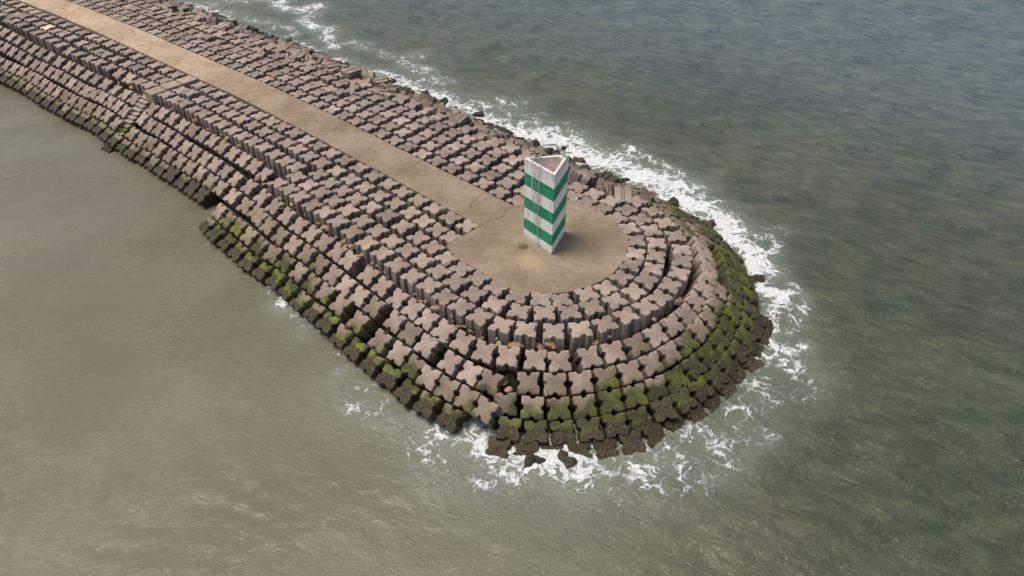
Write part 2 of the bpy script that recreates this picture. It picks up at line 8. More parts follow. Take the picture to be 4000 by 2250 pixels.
FOAM = [[1.6,0.62,[[-38.7,126.5],[-39.0,123.2],[-36.9,121.7],[-34.2,120.7],[-32.2,123.8],[-32.2,121.2],[-32.5,117.6],[-32.9,115.7],[-30.7,112.9],[-28.1,111.1],[-27.4,107.2],[-26.3,104.7]]],[1.5,0.42,[[-26.3,104.7],[-23.4,106.3],[-20.7,103.1],[-16.1,100.3],[-13.1,100.7]]],[1.6,0.55,[[-14.4,97.4],[-12.1,95.6],[-10.2,92.1]]],[0.9,0.5,[[-38.6,109.8],[-37.6,109.8],[-36.7,112.9],[-34.5,112.7],[-32.7,110.2],[-33.5,108.5],[-36.3,108.0]]],[3.0,0.5,[[-54.9,123.2],[-52.0,121.2],[-48.6,119.6],[-45.1,116.2]]],[2.0,0.4,[[-56.0,125.4],[-51.9,123.2],[-46.3,126.5],[-39.6,125.4]]],[2.2,0.5,[[-39.9,110.2],[-36.2,107.6],[-30.9,103.9],[-25.8,99.6],[-22.1,96.3],[-18.6,93.5]]],[2.2,0.66,[[-18.6,93.5],[-15.7,91.8],[-13.5,89.5],[-9.8,86.1]]],[1.5,0.4,[[-41.7,116.2],[-38.9,114.8],[-36.1,112.9]]],[2.2,0.68,[[-18.7,93.7],[-15.8,92.0],[-13.5,89.7],[-10.0,86.3],[-6.8,83.9],[-4.2,81.3],[-1.8,79.1],[1.1,76.5]]],[1.6,0.5,[[-14.5,97.2],[-12.7,95.4],[-10.6,92.7],[-9.1,91.0]]],[2.5,0.45,[[-12.8,89.1],[-8.8,86.6],[-6.2,85.4],[-2.5,83.0],[-0.6,83.6],[2.3,78.9],[5.7,76.8]]],[1.2,0.42,[[-1.5,86.0],[-0.8,83.9],[-2.4,82.2]]],[2.6,0.85,[[1.1,76.3],[3.9,75.5],[6.1,74.0],[7.4,71.9]]],[1.92,0.7,[[3.9,72.5],[7.1,70.9],[10.4,70.9],[12.5,70.5]]],[2.3040000000000003,0.95,[[8.2,70.2],[10.2,69.6],[11.8,68.5],[12.9,66.8],[14.4,65.5],[15.9,64.9],[17.0,64.1]]],[1.024,0.9,[[12.4,61.6],[13.4,62.0],[14.9,62.4],[16.3,61.6]]],[1.7919999999999998,0.95,[[16.4,62.4],[17.6,60.7],[18.9,59.8],[19.8,58.3],[20.3,56.3],[19.9,55.8]]],[0.8959999999999999,0.5,[[17.4,62.4],[18.9,62.2],[20.0,61.0]]],[1.28,0.85,[[19.7,55.0],[20.7,53.7],[21.4,52.9],[21.8,51.9],[22.2,50.1]]],[0.64,0.5,[[21.4,53.7],[23.4,55.1],[23.9,53.9],[23.5,52.3],[22.5,51.9]]],[0.96,0.35,[[21.1,57.3],[22.6,55.8],[25.1,56.6]]],[0.8985600000000001,0.88,[[20.2,54.3],[21.0,52.8],[21.1,50.4],[21.3,49.0],[20.6,47.6],[21.4,46.8],[22.7,46.5]]],[0.6489600000000001,0.5,[[21.3,54.0],[23.0,55.1],[24.1,55.3],[23.8,53.5],[22.7,52.4]]],[0.8486400000000001,0.72,[[22.7,46.5],[21.6,45.5],[20.6,43.8],[20.3,42.3],[19.8,41.2]]],[1.09824,0.42,[[22.9,48.7],[23.3,47.3],[21.8,44.7],[22.6,43.5],[21.3,41.7]]],[0.8985600000000001,0.62,[[18.3,39.2],[19.4,39.4],[20.8,39.6],[22.3,40.3]]],[1.7,0.5544,[[18.4,39.5],[19.6,39.9],[20.5,39.2],[20.6,38.4]]],[1.87,0.35279999999999995,[[20.6,38.4],[21.5,37.7],[21.3,36.5],[19.9,36.1]]],[1.7,0.378,[[19.0,38.4],[18.1,37.0],[17.6,35.9],[17.3,34.2],[16.4,34.1],[15.6,34.1]]],[1.275,0.378,[[14.1,33.6],[14.6,32.9],[15.5,32.4],[15.9,31.5]]],[1.53,0.504,[[12.4,32.0],[13.3,31.8],[13.9,30.9],[13.0,30.2],[11.6,30.0],[10.2,29.5],[9.6,30.0]]],[1.275,0.42,[[13.8,30.9],[14.9,31.3],[15.9,31.4]]],[1.02,0.6048,[[7.7,31.4],[8.3,31.0],[9.1,31.1]]],[0.935,0.6215999999999999,[[9.0,33.9],[9.4,33.2],[10.0,32.6]]],[0.935,0.6048,[[7.5,30.9],[7.5,30.1],[7.9,29.1],[8.6,28.9]]],[1.36,0.5544,[[4.4,29.5],[5.8,29.3],[7.1,29.3],[7.8,28.7]]],[1.7,0.336,[[8.3,28.9],[9.5,28.6],[10.7,28.2],[11.8,28.9]]],[1.87,0.714,[[2.8,30.9],[3.7,30.3],[4.2,29.9],[3.7,29.5]]],[2.55,0.2772,[[3.2,28.6],[5.1,28.2],[6.9,27.8],[8.7,27.5]]],[1.04,0.3520000000000001,[[-10.8,35.7],[-9.2,34.9],[-10.8,34.0]]],[1.2000000000000002,0.3520000000000001,[[-10.0,34.5],[-9.2,33.2],[-8.1,33.1],[-7.3,31.9],[-6.6,31.8],[-6.2,32.7],[-5.4,32.9],[-5.1,32.2]]],[2.4,0.9,[[-3.8,32.9],[-2.7,32.4],[-1.3,31.8],[-0.0,31.4],[0.6,30.8]]],[2.2,0.72,[[0.6,30.8],[-0.7,30.3],[-0.0,29.6],[0.6,29.8]]],[2.4,0.8,[[1.3,31.0],[2.6,30.5],[3.5,30.5],[4.2,29.9],[3.8,29.3]]],[2.2,0.4,[[-5.0,32.0],[-5.0,30.8],[-4.6,29.7],[-4.1,29.1]]],[1.6,0.336,[[-3.7,31.3],[-3.4,29.9],[-3.2,28.8]]],[2.2,0.4,[[-2.9,31.2],[-2.6,29.7],[-2.2,28.9],[-1.3,28.4]]],[0.8,0.42240000000000005,[[-12.5,37.5],[-11.8,38.1],[-11.2,38.3]]],[0.7200000000000001,0.42240000000000005,[[-9.7,36.6],[-9.4,37.1],[-9.1,37.4]]],[2.0,0.2304,[[-11.5,37.1],[-12.1,36.1],[-10.8,34.7],[-9.6,34.0]]],[4.0,0.288,[[-1.9,29.9],[-0.7,29.2],[1.2,28.8],[3.7,28.5]]],[0.8,0.66,[[-21.8,51.5],[-21.1,50.8],[-20.5,50.3]]],[0.8,0.66,[[-20.5,49.3],[-19.6,47.7],[-19.0,47.9]]],[1.0,0.85,[[-18.4,45.4],[-18.1,46.0],[-17.7,46.5]]],[1.0,0.4,[[-17.8,44.8],[-17.1,44.1],[-16.0,43.2],[-16.3,41.9]]],[0.8800000000000001,0.32000000000000006,[[-5.9,30.8],[-5.1,29.6],[-4.1,28.6]]],[1.2,0.4,[[-1.6,30.5],[-1.2,29.3],[-0.0,28.5]]],[1.2,0.384,[[0.6,29.6],[1.6,28.8],[3.1,28.5]]],[1.02,0.42,[[3.9,29.3],[4.8,28.3],[6.3,27.7]]],[1.02,0.42,[[7.3,28.7],[8.2,27.9],[9.3,27.6]]],[1.02,0.42,[[9.6,29.1],[11.1,28.6],[12.6,28.6],[14.4,29.5]]],[1.02,0.42,[[14.3,30.5],[15.7,30.8],[17.0,31.8]]],[0.59904,0.55,[[23.7,47.9],[23.9,46.0],[23.0,44.0]]],[0.768,0.55,[[12.8,73.0],[15.2,70.2],[17.4,67.6],[18.5,65.1]]]]
WET_ROCKS = [[0.3,30.6],[1.45,29.99],[3.21,29.39],[13.07,62.62],[16.23,60.92],[18.23,57.01],[20.68,49.12],[20.16,42.45],[7.0,69.34]]

DECK = 4.45
CAM_Z = DECK + 33.0
PITCH = math.radians(38.2)
FOC = 2826.0
D = np.array([.7265, -.6871]); N = np.array([.6871, .7265]); O = np.array([-18.978, 71.528])
C0 = np.array([2.51, 48.1])
DD = np.array([-90, -70, -56, -42, -25, -12, 0, 60.]); DL = np.array([-7.2, -4.7, -3.1, -2.0, -1.0, -.25, 0, 0])
R = random.Random(7)
S = bpy.context.scene
COL = S.collection

def fr(d, n):
    return O + d * D + (n + float(np.interp(d, DD, DL))) * N
def project(x, y, z):
    c, s = math.cos(PITCH), math.sin(PITCH)
    zc = y * c - (z - CAM_Z) * s; yc = y * s + (z - CAM_Z) * c
    return 2000 + FOC * x / zc, 1125 - FOC * yc / zc, zc
def sstep(a, b, x):
    t = np.clip((x - a) / (b - a), 0, 1); return t * t * (3 - 2 * t)

# ---------------------------------------------------------------- node helpers
class NT:
    def __init__(s, nt): s.nt = nt; s.n = nt.nodes; s.l = nt.links
    def new(s, t, **kw):
        o = s.n.new(t)
        for k, v in kw.items(): setattr(o, k, v)
        return o
    def put(s, sock, v):
        if isinstance(v, bpy.types.NodeSocket): s.l.new(v, sock)
        elif isinstance(v, (tuple, list)) and sock.type == 'RGBA' and len(v) == 3: sock.default_value = (*v, 1)
        else: sock.default_value = v
    def math(s, op, a, b=0.0, c=0.0, clamp=False):
        o = s.new('ShaderNodeMath', operation=op, use_clamp=clamp)
        for i, v in enumerate((a, b, c)): s.put(o.inputs[i], v)
        return o.outputs[0]
    def mix(s, f, a, b, blend='MIX'):
        o = s.new('ShaderNodeMix', data_type='RGBA', blend_type=blend)
        s.put(o.inputs[0], f); s.put(o.inputs[6], a); s.put(o.inputs[7], b); return o.outputs[2]
    def ss(s, x, a, b):
        o = s.new('ShaderNodeMapRange', interpolation_type='SMOOTHSTEP')
        s.put(o.inputs[0], x); s.put(o.inputs[1], a); s.put(o.inputs[2], b); return o.outputs[0]
    def vec(s, v, scale=(1, 1, 1), rot=(0, 0, 0), loc=(0, 0, 0)):
        o = s.new('ShaderNodeMapping'); s.put(o.inputs[0], v)
        o.inputs['Scale'].default_value = scale; o.inputs['Rotation'].default_value = rot; o.inputs['Location'].default_value = loc
        return o.outputs[0]
    def vect(s, v, size=(1, 1, 1), ang=0):
        o = s.new('ShaderNodeMapping', vector_type='TEXTURE'); s.put(o.inputs[0], v)
        o.inputs['Scale'].default_value = size; o.inputs['Rotation'].default_value = (0, 0, ang); return o.outputs[0]
    def noise(s, v, scale, detail=4, rough=.55, dist=0):
        o = s.new('ShaderNodeTexNoise'); s.put(o.inputs['Vector'], v)
        for k, x in (('Scale', scale), ('Detail', detail), ('Roughness', rough), ('Distortion', dist)): s.put(o.inputs[k], x)
        return o.outputs['Fac']
    def vor(s, v, scale, feature='DISTANCE_TO_EDGE'):
        o = s.new('ShaderNodeTexVoronoi', feature=feature); s.put(o.inputs['Vector'], v); s.put(o.inputs['Scale'], scale)
        return o.outputs['Distance']
    def attr(s, name): return s.new('ShaderNodeAttribute', attribute_name=name).outputs['Fac']
    def bump(s, h, strength, dist, normal=None):
        o = s.new('ShaderNodeBump'); s.put(o.inputs['Height'], h); o.inputs['Strength'].default_value = strength; o.inputs['Distance'].default_value = dist
        if normal is not None: s.l.new(normal, o.inputs['Normal'])
        return o.outputs[0]
def material(name):
    m = bpy.data.materials.new(name); m.use_nodes = True
    t = NT(m.node_tree); b = m.node_tree.nodes['Principled BSDF']
    g = t.new('ShaderNodeNewGeometry')
    sp = t.new('ShaderNodeSeparateXYZ'); t.put(sp.inputs[0], g.outputs['Position'])
    sn = t.new('ShaderNodeSeparateXYZ'); t.put(sn.inputs[0], g.outputs['Normal'])
    return m, t, b, g.outputs['Position'], sp.outputs, sn.outputs

def mat_concrete():
    m, t, b, P, xyz, nrm = material('weathered_concrete')
    g_ = t.new('ShaderNodeNewGeometry')
    oi = t.new('ShaderNodeObjectInfo'); at = t.attr('tone')
    own = t.math('MULTIPLY_ADD', oi.outputs['Random'], .46, .76)
    has = t.math('GREATER_THAN', at, .01)
    tone = t.math('ADD', t.math('MULTIPLY', has, at), t.math('MULTIPLY', t.math('SUBTRACT', 1.0, has), own))
    n1 = t.noise(P, .8, 5); n2 = t.noise(P, 9, 4, .65); n3 = t.noise(P, .13, 2)
    col = t.mix(t.ss(n1, .32, .68), (.228, .174, .142), (.345, .276, .234))
    col = t.mix(t.ss(n3, .4, .65), col, t.mix(t.ss(n1, .3, .7), (.25, .19, .145), (.335, .265, .21)))
    dn = t.new('ShaderNodeVectorMath', operation='DOT_PRODUCT'); t.put(dn.inputs[0], P); dn.inputs[1].default_value = (.6871, .7265, 0)
    ocn = t.ss(t.math('ADD', dn.outputs['Value'], t.math('MULTIPLY', n1, 1.4)), 46.6, 49.2)
    col = t.mix(t.math('MULTIPLY', ocn, .72), col, t.mix(t.ss(n1, .35, .65), (.105, .078, .052), (.185, .145, .10)))
    pits = t.ss(t.noise(P, 5.5, 6, .75), .56, .70)
    col = t.mix(t.math('MULTIPLY', pits, .55), col, (.12, .09, .07))
    pale = t.ss(t.noise(P, 2.3, 5, .7), .60, .75)
    col = t.mix(t.math('MULTIPLY', pale, .5), col, (.47, .41, .37))
    # run-off streaks down the flanks, plus flank shade painted into the colour
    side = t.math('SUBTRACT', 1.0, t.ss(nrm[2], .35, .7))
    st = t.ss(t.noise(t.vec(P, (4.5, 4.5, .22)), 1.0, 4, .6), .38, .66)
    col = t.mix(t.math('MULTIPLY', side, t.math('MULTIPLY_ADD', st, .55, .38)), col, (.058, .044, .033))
    tn = t.new('ShaderNodeVectorMath', operation='SCALE'); t.put(tn.inputs[0], col); t.put(tn.inputs['Scale'], t.math('MULTIPLY', tone, t.math('MULTIPLY_ADD', n2, .5, .75)))
    ed = t.ss(g_.outputs['Pointiness'], .505, .56)
    wornedge = t.math('MULTIPLY', ed, t.ss(t.noise(P, 4, 4, .7), .35, .6))
    tn2 = t.mix(t.math('MULTIPLY', wornedge, .45), tn.outputs[0], (.50, .43, .38))
    # tide bands: damp brown, green algae, dark weed
    thr = t.math('ADD', 1.78, t.math('MULTIPLY', t.ss(xyz[0], -4.0, 17.0), 1.0))
    zz = t.math('ADD', xyz[2], t.math('MULTIPLY_ADD', t.noise(P, .55, 3), 2.4, -1.2))
    zz = t.math('ADD', zz, t.math('MULTIPLY_ADD', t.noise(P, 5, 4, .7), .5, -.25))
    rel = t.math('ADD', t.math('SUBTRACT', zz, thr), t.math('MULTIPLY_ADD', oi.outputs['Random'], 1.1, -.5))
    damp = t.math('SUBTRACT', 1.0, t.ss(rel, .1, 1.1))
    col = tn2
    col = t.mix(t.math('MULTIPLY', damp, .6), col, (.15, .112, .06))
    alg = t.math('SUBTRACT', 1.0, t.ss(rel, -.3, .3))
    up = t.ss(nrm[2], .1, .6)
    river = t.math('SUBTRACT', 1.0, t.ss(xyz[0], -12.0, 4.0))
    brt = t.math('MULTIPLY', t.ss(t.noise(P, .75, 5, .65), .42, .62), t.math('MULTIPLY_ADD', river, .5, .5))
    acol = t.mix(brt, (.042, .044, .014), (.165, .20, .012))
    acol = t.mix(t.ss(t.noise(P, 7, 4, .7), .45, .7), acol, (.045, .04, .016))
    col = t.mix(t.math('MULTIPLY', alg, t.math('MULTIPLY_ADD', up, .75, .2)), col, acol)
    weed = t.math('SUBTRACT', 1.0, t.ss(t.math('ADD', xyz[2], t.math('MULTIPLY_ADD', n1, .8, -.4)), .35, .9))
    col = t.mix(weed, col, t.mix(n2, (.018, .014, .008), (.07, .053, .022)))
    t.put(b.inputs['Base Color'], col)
    t.put(b.inputs['Roughness'], t.math('SUBTRACT', .92, t.math('MULTIPLY', damp, .25)))
    b.inputs['Specular IOR Level'].default_value = .3
    h = t.math('ADD', t.math('MULTIPLY', t.noise(P, 3, 4), .6), t.math('MULTIPLY', t.noise(P, 18, 5, .7), .4))
    t.put(b.inputs['Normal'], t.bump(h, .8, .06))
    return m

def mat_deck(name='deck_concrete', slab=False):
    m, t, b, P, xyz, nrm = material(name)
    n1 = t.noise(P, .28, 5, .6); n2 = t.noise(P, 7, 5, .7); n3 = t.noise(P, 1.6, 4, .6)
    far = t.ss(t.math('SUBTRACT', t.math('MULTIPLY', xyz[1], .6871), t.math('MULTIPLY', xyz[0], .7265)), 60.0, 100.0)
    a = t.mix(far, (.205, .155, .102), (.38, .275, .185)); c = t.mix(far, (.29, .225, .158), (.49, .375, .27))
    col = t.mix(t.ss(n1, .34, .68), a, c)
    if slab: col = t.mix(t.ss(n1, .3, .7), (.30, .24, .18), (.38, .31, .25))
    col = t.mix(t.math('MULTIPLY', t.ss(n3, .48, .68), .4), col, (.15, .11, .075))
    col = t.mix(t.math('MULTIPLY', t.ss(t.noise(t.vec(P, (.5, 2, 1), (0, 0, .8)), .9, 4), .55, .75), .25), col, (.42, .34, .24))
    if not slab:
        # rust-brown damp stain in front of the tower, paler wash round it
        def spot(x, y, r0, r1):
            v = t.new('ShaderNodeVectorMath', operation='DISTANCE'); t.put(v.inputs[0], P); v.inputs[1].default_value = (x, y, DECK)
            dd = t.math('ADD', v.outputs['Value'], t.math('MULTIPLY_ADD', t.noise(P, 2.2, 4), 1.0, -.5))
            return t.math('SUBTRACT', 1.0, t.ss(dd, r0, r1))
        col = t.mix(t.math('MULTIPLY', spot(1.5, 45.2, .4, 1.6), .45), col, (.45, .33, .19))
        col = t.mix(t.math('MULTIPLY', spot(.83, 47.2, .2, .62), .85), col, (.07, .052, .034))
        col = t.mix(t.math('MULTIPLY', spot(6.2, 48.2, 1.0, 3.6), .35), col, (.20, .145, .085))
    sc = t.new('ShaderNodeVectorMath', operation='SCALE'); t.put(sc.inputs[0], col); t.put(sc.inputs['Scale'], t.math('MULTIPLY_ADD', n2, .3, .85))
    t.put(b.inputs['Base Color'], sc.outputs[0]); b.inputs['Roughness'].default_value = .9; b.inputs['Specular IOR Level'].default_value = .25
    t.put(b.inputs['Normal'], t.bump(t.math('ADD', n2, t.math('MULTIPLY', n3, 1.5)), .35, .02))
    return m

def mat_simple(name, c1, c2, scale=4, rough=.8, bump=.4, bd=.03, metal=0):
    m, t, b, P, xyz, nrm = material(name)
    oi = t.new('ShaderNodeObjectInfo')
    n = t.noise(P, scale, 5, .65)
    col = t.mix(t.ss(n, .3, .7), c1, c2)
    sc = t.new('ShaderNodeVectorMath', operation='SCALE'); t.put(sc.inputs[0], col); t.put(sc.inputs['Scale'], t.math('MULTIPLY_ADD', oi.outputs['Random'], .6, .7))
    t.put(b.inputs['Base Color'], sc.outputs[0]); b.inputs['Roughness'].default_value = rough; b.inputs['Metallic'].default_value = metal
    b.inputs['Specular IOR Level'].default_value = .3
    t.put(b.inputs['Normal'], t.bump(t.noise(P, scale * 3, 5, .7), bump, bd))
    return m

def mat_weed():
    m, t, b, P, xyz, nrm = material('bladder_wrack')
    n = t.noise(P, 9, 5, .7); n2 = t.noise(P, 1.2, 3)
    col = t.mix(t.ss(n, .36, .68), (.010, .008, .004), t.mix(t.ss(n2, .4, .65), (.098, .068, .026), (.115, .09, .032)))
    t.put(b.inputs['Base Color'], col); b.inputs['Roughness'].default_value = .6
    t.put(b.inputs['Normal'], t.bump(t.noise(P, 16, 4, .7), .9, .06))
    return m

def mat_tower():
    m, t, b, P, xyz, nrm = material('striped_paint')
    z = t.math('SUBTRACT', xyz[2], DECK)
    z = t.math('ADD', z, t.math('MULTIPLY_ADD', t.noise(P, 3, 3), .05, -.025))
    def band(a, c): return t.math('MULTIPLY', t.math('GREATER_THAN', z, a), t.math('LESS_THAN', z, c))
    g = t.math('ADD', t.math('ADD', band(.81, 1.81), band(2.80, 3.79)), band(4.81, 5.88))
    tc = t.new('ShaderNodeTexCoord'); ob = t.new('ShaderNodeSeparateXYZ'); t.put(ob.inputs[0], tc.outputs['Object'])
    n1 = t.noise(P, 1.4, 5, .65); nf = t.noise(P, 11, 5, .7)
    st = t.noise(t.vec(P, (3.2, 3.2, .18)), 1.0, 5, .65)
    white = t.mix(t.ss(n1, .35, .7), (.86, .84, .79), (.92, .91, .875))
    green = t.mix(t.ss(n1, .3, .7), (.022, .26, .135), (.036, .33, .18))
    col = t.mix(g, white, green)
    # rusty and grey run-off, flaking patches
    wear = t.math('MULTIPLY', t.ss(st, .53, .70), t.math('MULTIPLY_ADD', g, -.28, .42))
    col = t.mix(wear, col, (.34, .27, .20))
    top = t.math('MULTIPLY', t.ss(t.math('ADD', z, t.math('MULTIPLY', st, 1.6)), 6.9, 7.9), .38)
    col = t.mix(top, col, (.36, .31, .25))
    fl = t.math('MULTIPLY', t.ss(t.noise(P, 2.6, 6, .75), .60, .67), t.math('MULTIPLY_ADD', g, -.5, .62))
    col = t.mix(fl, col, (.36, .31, .26))
    base = t.math('MULTIPLY', t.math('SUBTRACT', 1.0, t.ss(t.math('ADD', z, t.math('MULTIPLY', n1, .5)), .2, .75)), .55)
    col = t.mix(base, col, (.33, .27, .21))
    # rust wash below the ladder rungs
    dl = t.new('ShaderNodeVectorMath', operation='DISTANCE')
    t.put(dl.inputs[0], t.vec(P, (1, 1, 0))); dl.inputs[1].default_value = (2.05, 47.36, 0)
    ru = t.math('MULTIPLY', t.math('SUBTRACT', 1.0, t.ss(dl.outputs['Value'], .12, .42)), t.ss(t.noise(t.vec(P, (4, 4, .5)), 1, 4), .42, .62))
    ru = t.math('MULTIPLY', ru, t.math('MULTIPLY', t.math('SUBTRACT', 1.0, g), t.math('MULTIPLY', t.ss(z, 1.6, 2.0), t.math('SUBTRACT', 1.0, t.ss(z, 3.4, 5.6)))))
    col = t.mix(t.math('MULTIPLY', ru, .75), col, (.62, .36, .10))
    t.put(b.inputs['Base Color'], col); b.inputs['Roughness'].default_value = .75; b.inputs['Specular IOR Level'].default_value = .3
    t.put(b.inputs['Normal'], t.bump(t.math('ADD', nf, n1), .3, .02))
    return m

def mat_water():
    m, t, b, P, xyz, nrm = material('silty_sea_water')
    oc = t.attr('ocean'); D_ = t.attr('foam'); ae = t.attr('aerated')
    big = t.noise(P, .035, 4, .6, .6)
    med = t.noise(t.vect(P, (2.2, 1, 1), -.5), .8, 6, .68, .5)
    wide = t.noise(t.vect(P, (2.0, 1, 1), -.3), .06, 4, .6, .8)
    river = t.mix(t.ss(big, .35, .65), RIVER_A, RIVER_B)
    sea = t.mix(t.ss(t.math('ADD', t.math('MULTIPLY', med, .7), t.math('MULTIPLY', wide, .5)), .45, .78), SEA_A, SEA_B)
    sea = t.mix(t.math('MULTIPLY', t.attr('offshore'), .8), sea, t.mix(t.ss(med, .35, .65), (.052, .088, .108), (.118, .150, .152)))
    col = t.mix(oc, river, sea)
    col = t.mix(t.math('MULTIPLY', ae, .8), col, (.25, .285, .225))
    # lacy foam
    w = t.new('ShaderNodeTexNoise'); t.put(w.inputs['Vector'], P); w.inputs['Scale'].default_value = .9; w.inputs['Detail'].default_value = 4
    wv = t.new('ShaderNodeVectorMath', operation='MULTIPLY_ADD'); t.put(wv.inputs[0], w.outputs['Color']); wv.inputs[1].default_value = (2.2, 2.2, 0); t.put(wv.inputs[2], P)
    flat = t.vec(wv.outputs[0], (1, 1, 0))
    e1 = t.vor(flat, .95); e2 = t.vor(flat, 2.4); nn = t.noise(P, 2.6, 6, .7); nb = t.noise(P, .42, 4, .6)
    thr = t.math('ADD', t.math('MULTIPLY', e1, 1.45), t.math('MULTIPLY', e2, .8))
    thr = t.math('ADD', thr, t.math('MULTIPLY_ADD', nn, .7, -.27))
    thr = t.math('ADD', thr, t.math('MULTIPLY_ADD', nb, 1.2, -.55))
    f = t.math('MULTIPLY', t.ss(t.math('SUBTRACT', D_, thr), -.05, .30), t.math('GREATER_THAN', D_, .02))
    ft = t.noise(P, 4.5, 5, .7)
    col = t.mix(f, col, t.mix(t.ss(ft, .35, .6), (.52, .55, .52), (.86, .87, .86)))
    t.put(b.inputs['Base Color'], col)
    t.put(b.inputs['Roughness'], t.math('MULTIPLY_ADD', f, .6, .07))
    b.inputs['IOR'].default_value = 1.333
    # ripples: calmer on the river side, choppy outside
    r1 = t.noise(t.vect(P, (2.0, 1, 1), -.5), .95, 5, .62, .6)
    r2 = t.noise(t.vect(P, (1.6, 1, 1), .35), 2.8, 4, .6, .8)
    r3 = t.noise(t.vect(P, (2.2, 1, 1), -.4), .22, 3, .5, .6)
    sw = t.noise(t.vect(P, (1.6, 1, 1), -.2), 2.3, 5, .7, 1.8)
    hs = t.math('ADD', t.math('MULTIPLY', r1, .7), t.math('ADD', t.math('MULTIPLY', r2, .26), t.math('MULTIPLY', r3, 1.3)))
    hr = t.math('ADD', t.math('MULTIPLY', sw, t.math('MULTIPLY_ADD', t.ss(t.noise(P, .06, 3), .42, .6), .2, .06)), t.math('ADD', t.math('MULTIPLY', r1, .10), t.math('MULTIPLY', r2, .03)))
    hm = t.new('ShaderNodeMix', data_type='FLOAT'); t.put(hm.inputs[0], oc); t.put(hm.inputs[2], hr); t.put(hm.inputs[3], hs)
    h = hm.outputs[0]
    h = t.math('ADD', h, t.math('MULTIPLY', f, t.math('MULTIPLY_ADD', ft, .3, .1)))
    t.put(b.inputs['Normal'], t.bump(h, 1.0, .55))
    return m
RIVER_A, RIVER_B = (.150, .135, .090), (.195, .176, .125)
SEA_A, SEA_B = (.040, .052, .032), (.094, .100, .058)

CONC = mat_concrete(); DECKM = mat_deck(); SLABM = mat_deck('slab_concrete', True); WEED = mat_weed(); WATER = mat_water(); TOWERM = mat_tower()
CORE = mat_simple('rubble_core', (.016, .012, .009), (.05, .038, .027), 2.5, .9, 1, .2)
STONE = mat_simple('tan_stone', (.20, .135, .075), (.40, .29, .18), 5, .85, .6, .05)
ORANGE = mat_simple('orange_stone', (.30, .16, .09), (.40, .25, .15), 5, .85, .6, .05)
RUST = mat_simple('rusty_steel', (.30, .24, .16), (.50, .45, .36), 6, .6, .3, .01, .3)
PALE = mat_simple('galvanised_pipe', (.62, .58, .48), (.80, .77, .68), 6, .5, .2, .01, .2)
DARK = mat_simple('dark_lamp', (.02, .022, .024), (.06, .06, .065), 5, .4, .1, .01)
REDF = mat_simple('red_brown_roof', (.30, .16, .11), (.42, .26, .20), 3, .9, .4, .02)
WETR = mat_simple('wet_dark_rock', (.012, .010, .008), (.055, .042, .026), 4, .45, .9, .08)
STICK = mat_simple('bleached_wood', (.38, .32, .25), (.55, .48, .40), 9, .9, .3, .01)

# ---------------------------------------------------------------- object helpers
def link(o, parent=None):
    COL.objects.link(o)
    if parent is not None: o.parent = parent
    return o
def mesh_obj(name, verts, faces, mat, parent=None, smooth=None):
    me = bpy.data.meshes.new(name); me.from_pydata([tuple(v) for v in verts], [], faces); me.update()
    me.materials.append(mat)
    if smooth is not None:
        me.polygons.foreach_set('use_smooth', [True] * len(me.polygons)); me.set_sharp_from_angle(angle=math.radians(smooth))
    return link(bpy.data.objects.new(name, me), parent)
def tag(o, label, cat, group=None, kind=None):
    if label: o['label'] = label
    if cat: o['category'] = cat
    if group: o['group'] = group
    if kind: o['kind'] = kind
    return o
def empty(name, loc):
    o = bpy.data.objects.new(name, None); o.location = loc; o.empty_display_size = .3; return link(o)

# ---------------------------------------------------------------- grooved armour block
HB = .765; HT = 1.95
def outline(rng=None, dens=1):
    pts = []
    a = HB; rc = .11; rn = .185
    for k in range(4):
        side = []
        def arc(cx, cy, r, a0, a1, n):
            for i in range(n + 1):
                t = a0 + (a1 - a0) * i / n; side.append((cx + r * math.cos(t), cy + r * math.sin(t)))
        side += [(a * f, -a + .17 * math.exp(-(abs(a * f) / .175) ** 4) + .006) for f in (-.66, -.42, -.33, -.275, -.235, -.2, -.16, -.1, 0, .1, .16, .2, .235, .275, .33, .42, .66)]
        arc(a - rc, -a + rc, rc, -math.pi / 2, 0, 3)
        ca, sa = math.cos(k * math.pi / 2), math.sin(k * math.pi / 2)
        pts += [(x * ca - y * sa, x * sa + y * ca) for x, y in side]
    return pts
def block_geo(seed):
    rg = random.Random(seed); ol = outline(); n = len(ol); V = []; F = []
    chip = [0] * n
    for _ in range(rg.randint(2, 6)):
        c = rg.randrange(n); w = rg.uniform(1.0, 2.6); amp = rg.choice((.03, .05, .08, .13, .24))
        for i in range(n):
            dd = min(abs(i - c), n - abs(i - c)); chip[i] = max(chip[i], amp * math.exp(-(dd / w) ** 2))
    sx, sy = rg.uniform(-.02, .02), rg.uniform(-.02, .02)
    V.append((0, 0, rg.uniform(-.015, .01)))
    def ring(f, inset, z, ch, jit):
        for i, (x, y) in enumerate(ol):
            r = math.hypot(x, y); k = f * (1 - (inset + chip[i] * ch) / r)
            nz = noise.noise((x * 2.3 + seed * 7, y * 2.3, z))
            V.append((x * k + rg.uniform(-jit, jit) + sx * x, y * k + rg.uniform(-jit, jit) + sy * y, z - chip[i] * ch * .55 + nz * .022))
    ring(.45, 0, 0, 0, .0); ring(.8, 0, -.004, .2, .0); ring(1, .065, -.016, 1.0, .010); ring(1, .022, -.05, .9, .009); ring(1, 0, -.11, .55, .006)
    ring(1, 0, -.8, .0, .006); ring(1, -.02, -HT, 0, .006)
    for i in range(n): F.append((0, 1 + i, 1 + (i + 1) % n))
    for r in range(6):
        a = 1 + r * n; c = a + n
        for i in range(n):
            j = (i + 1) % n; F.append((a + i, c + i, c + j, a + j))
    F.append(tuple(1 + 6 * n + i for i in reversed(range(n))))
    return V, F
def block_lo(seed):
    V, F = block_geo(seed); return V, F
NV = 9
GEO = [block_geo(i) for i in range(NV)]
BLOCK_MESH = []
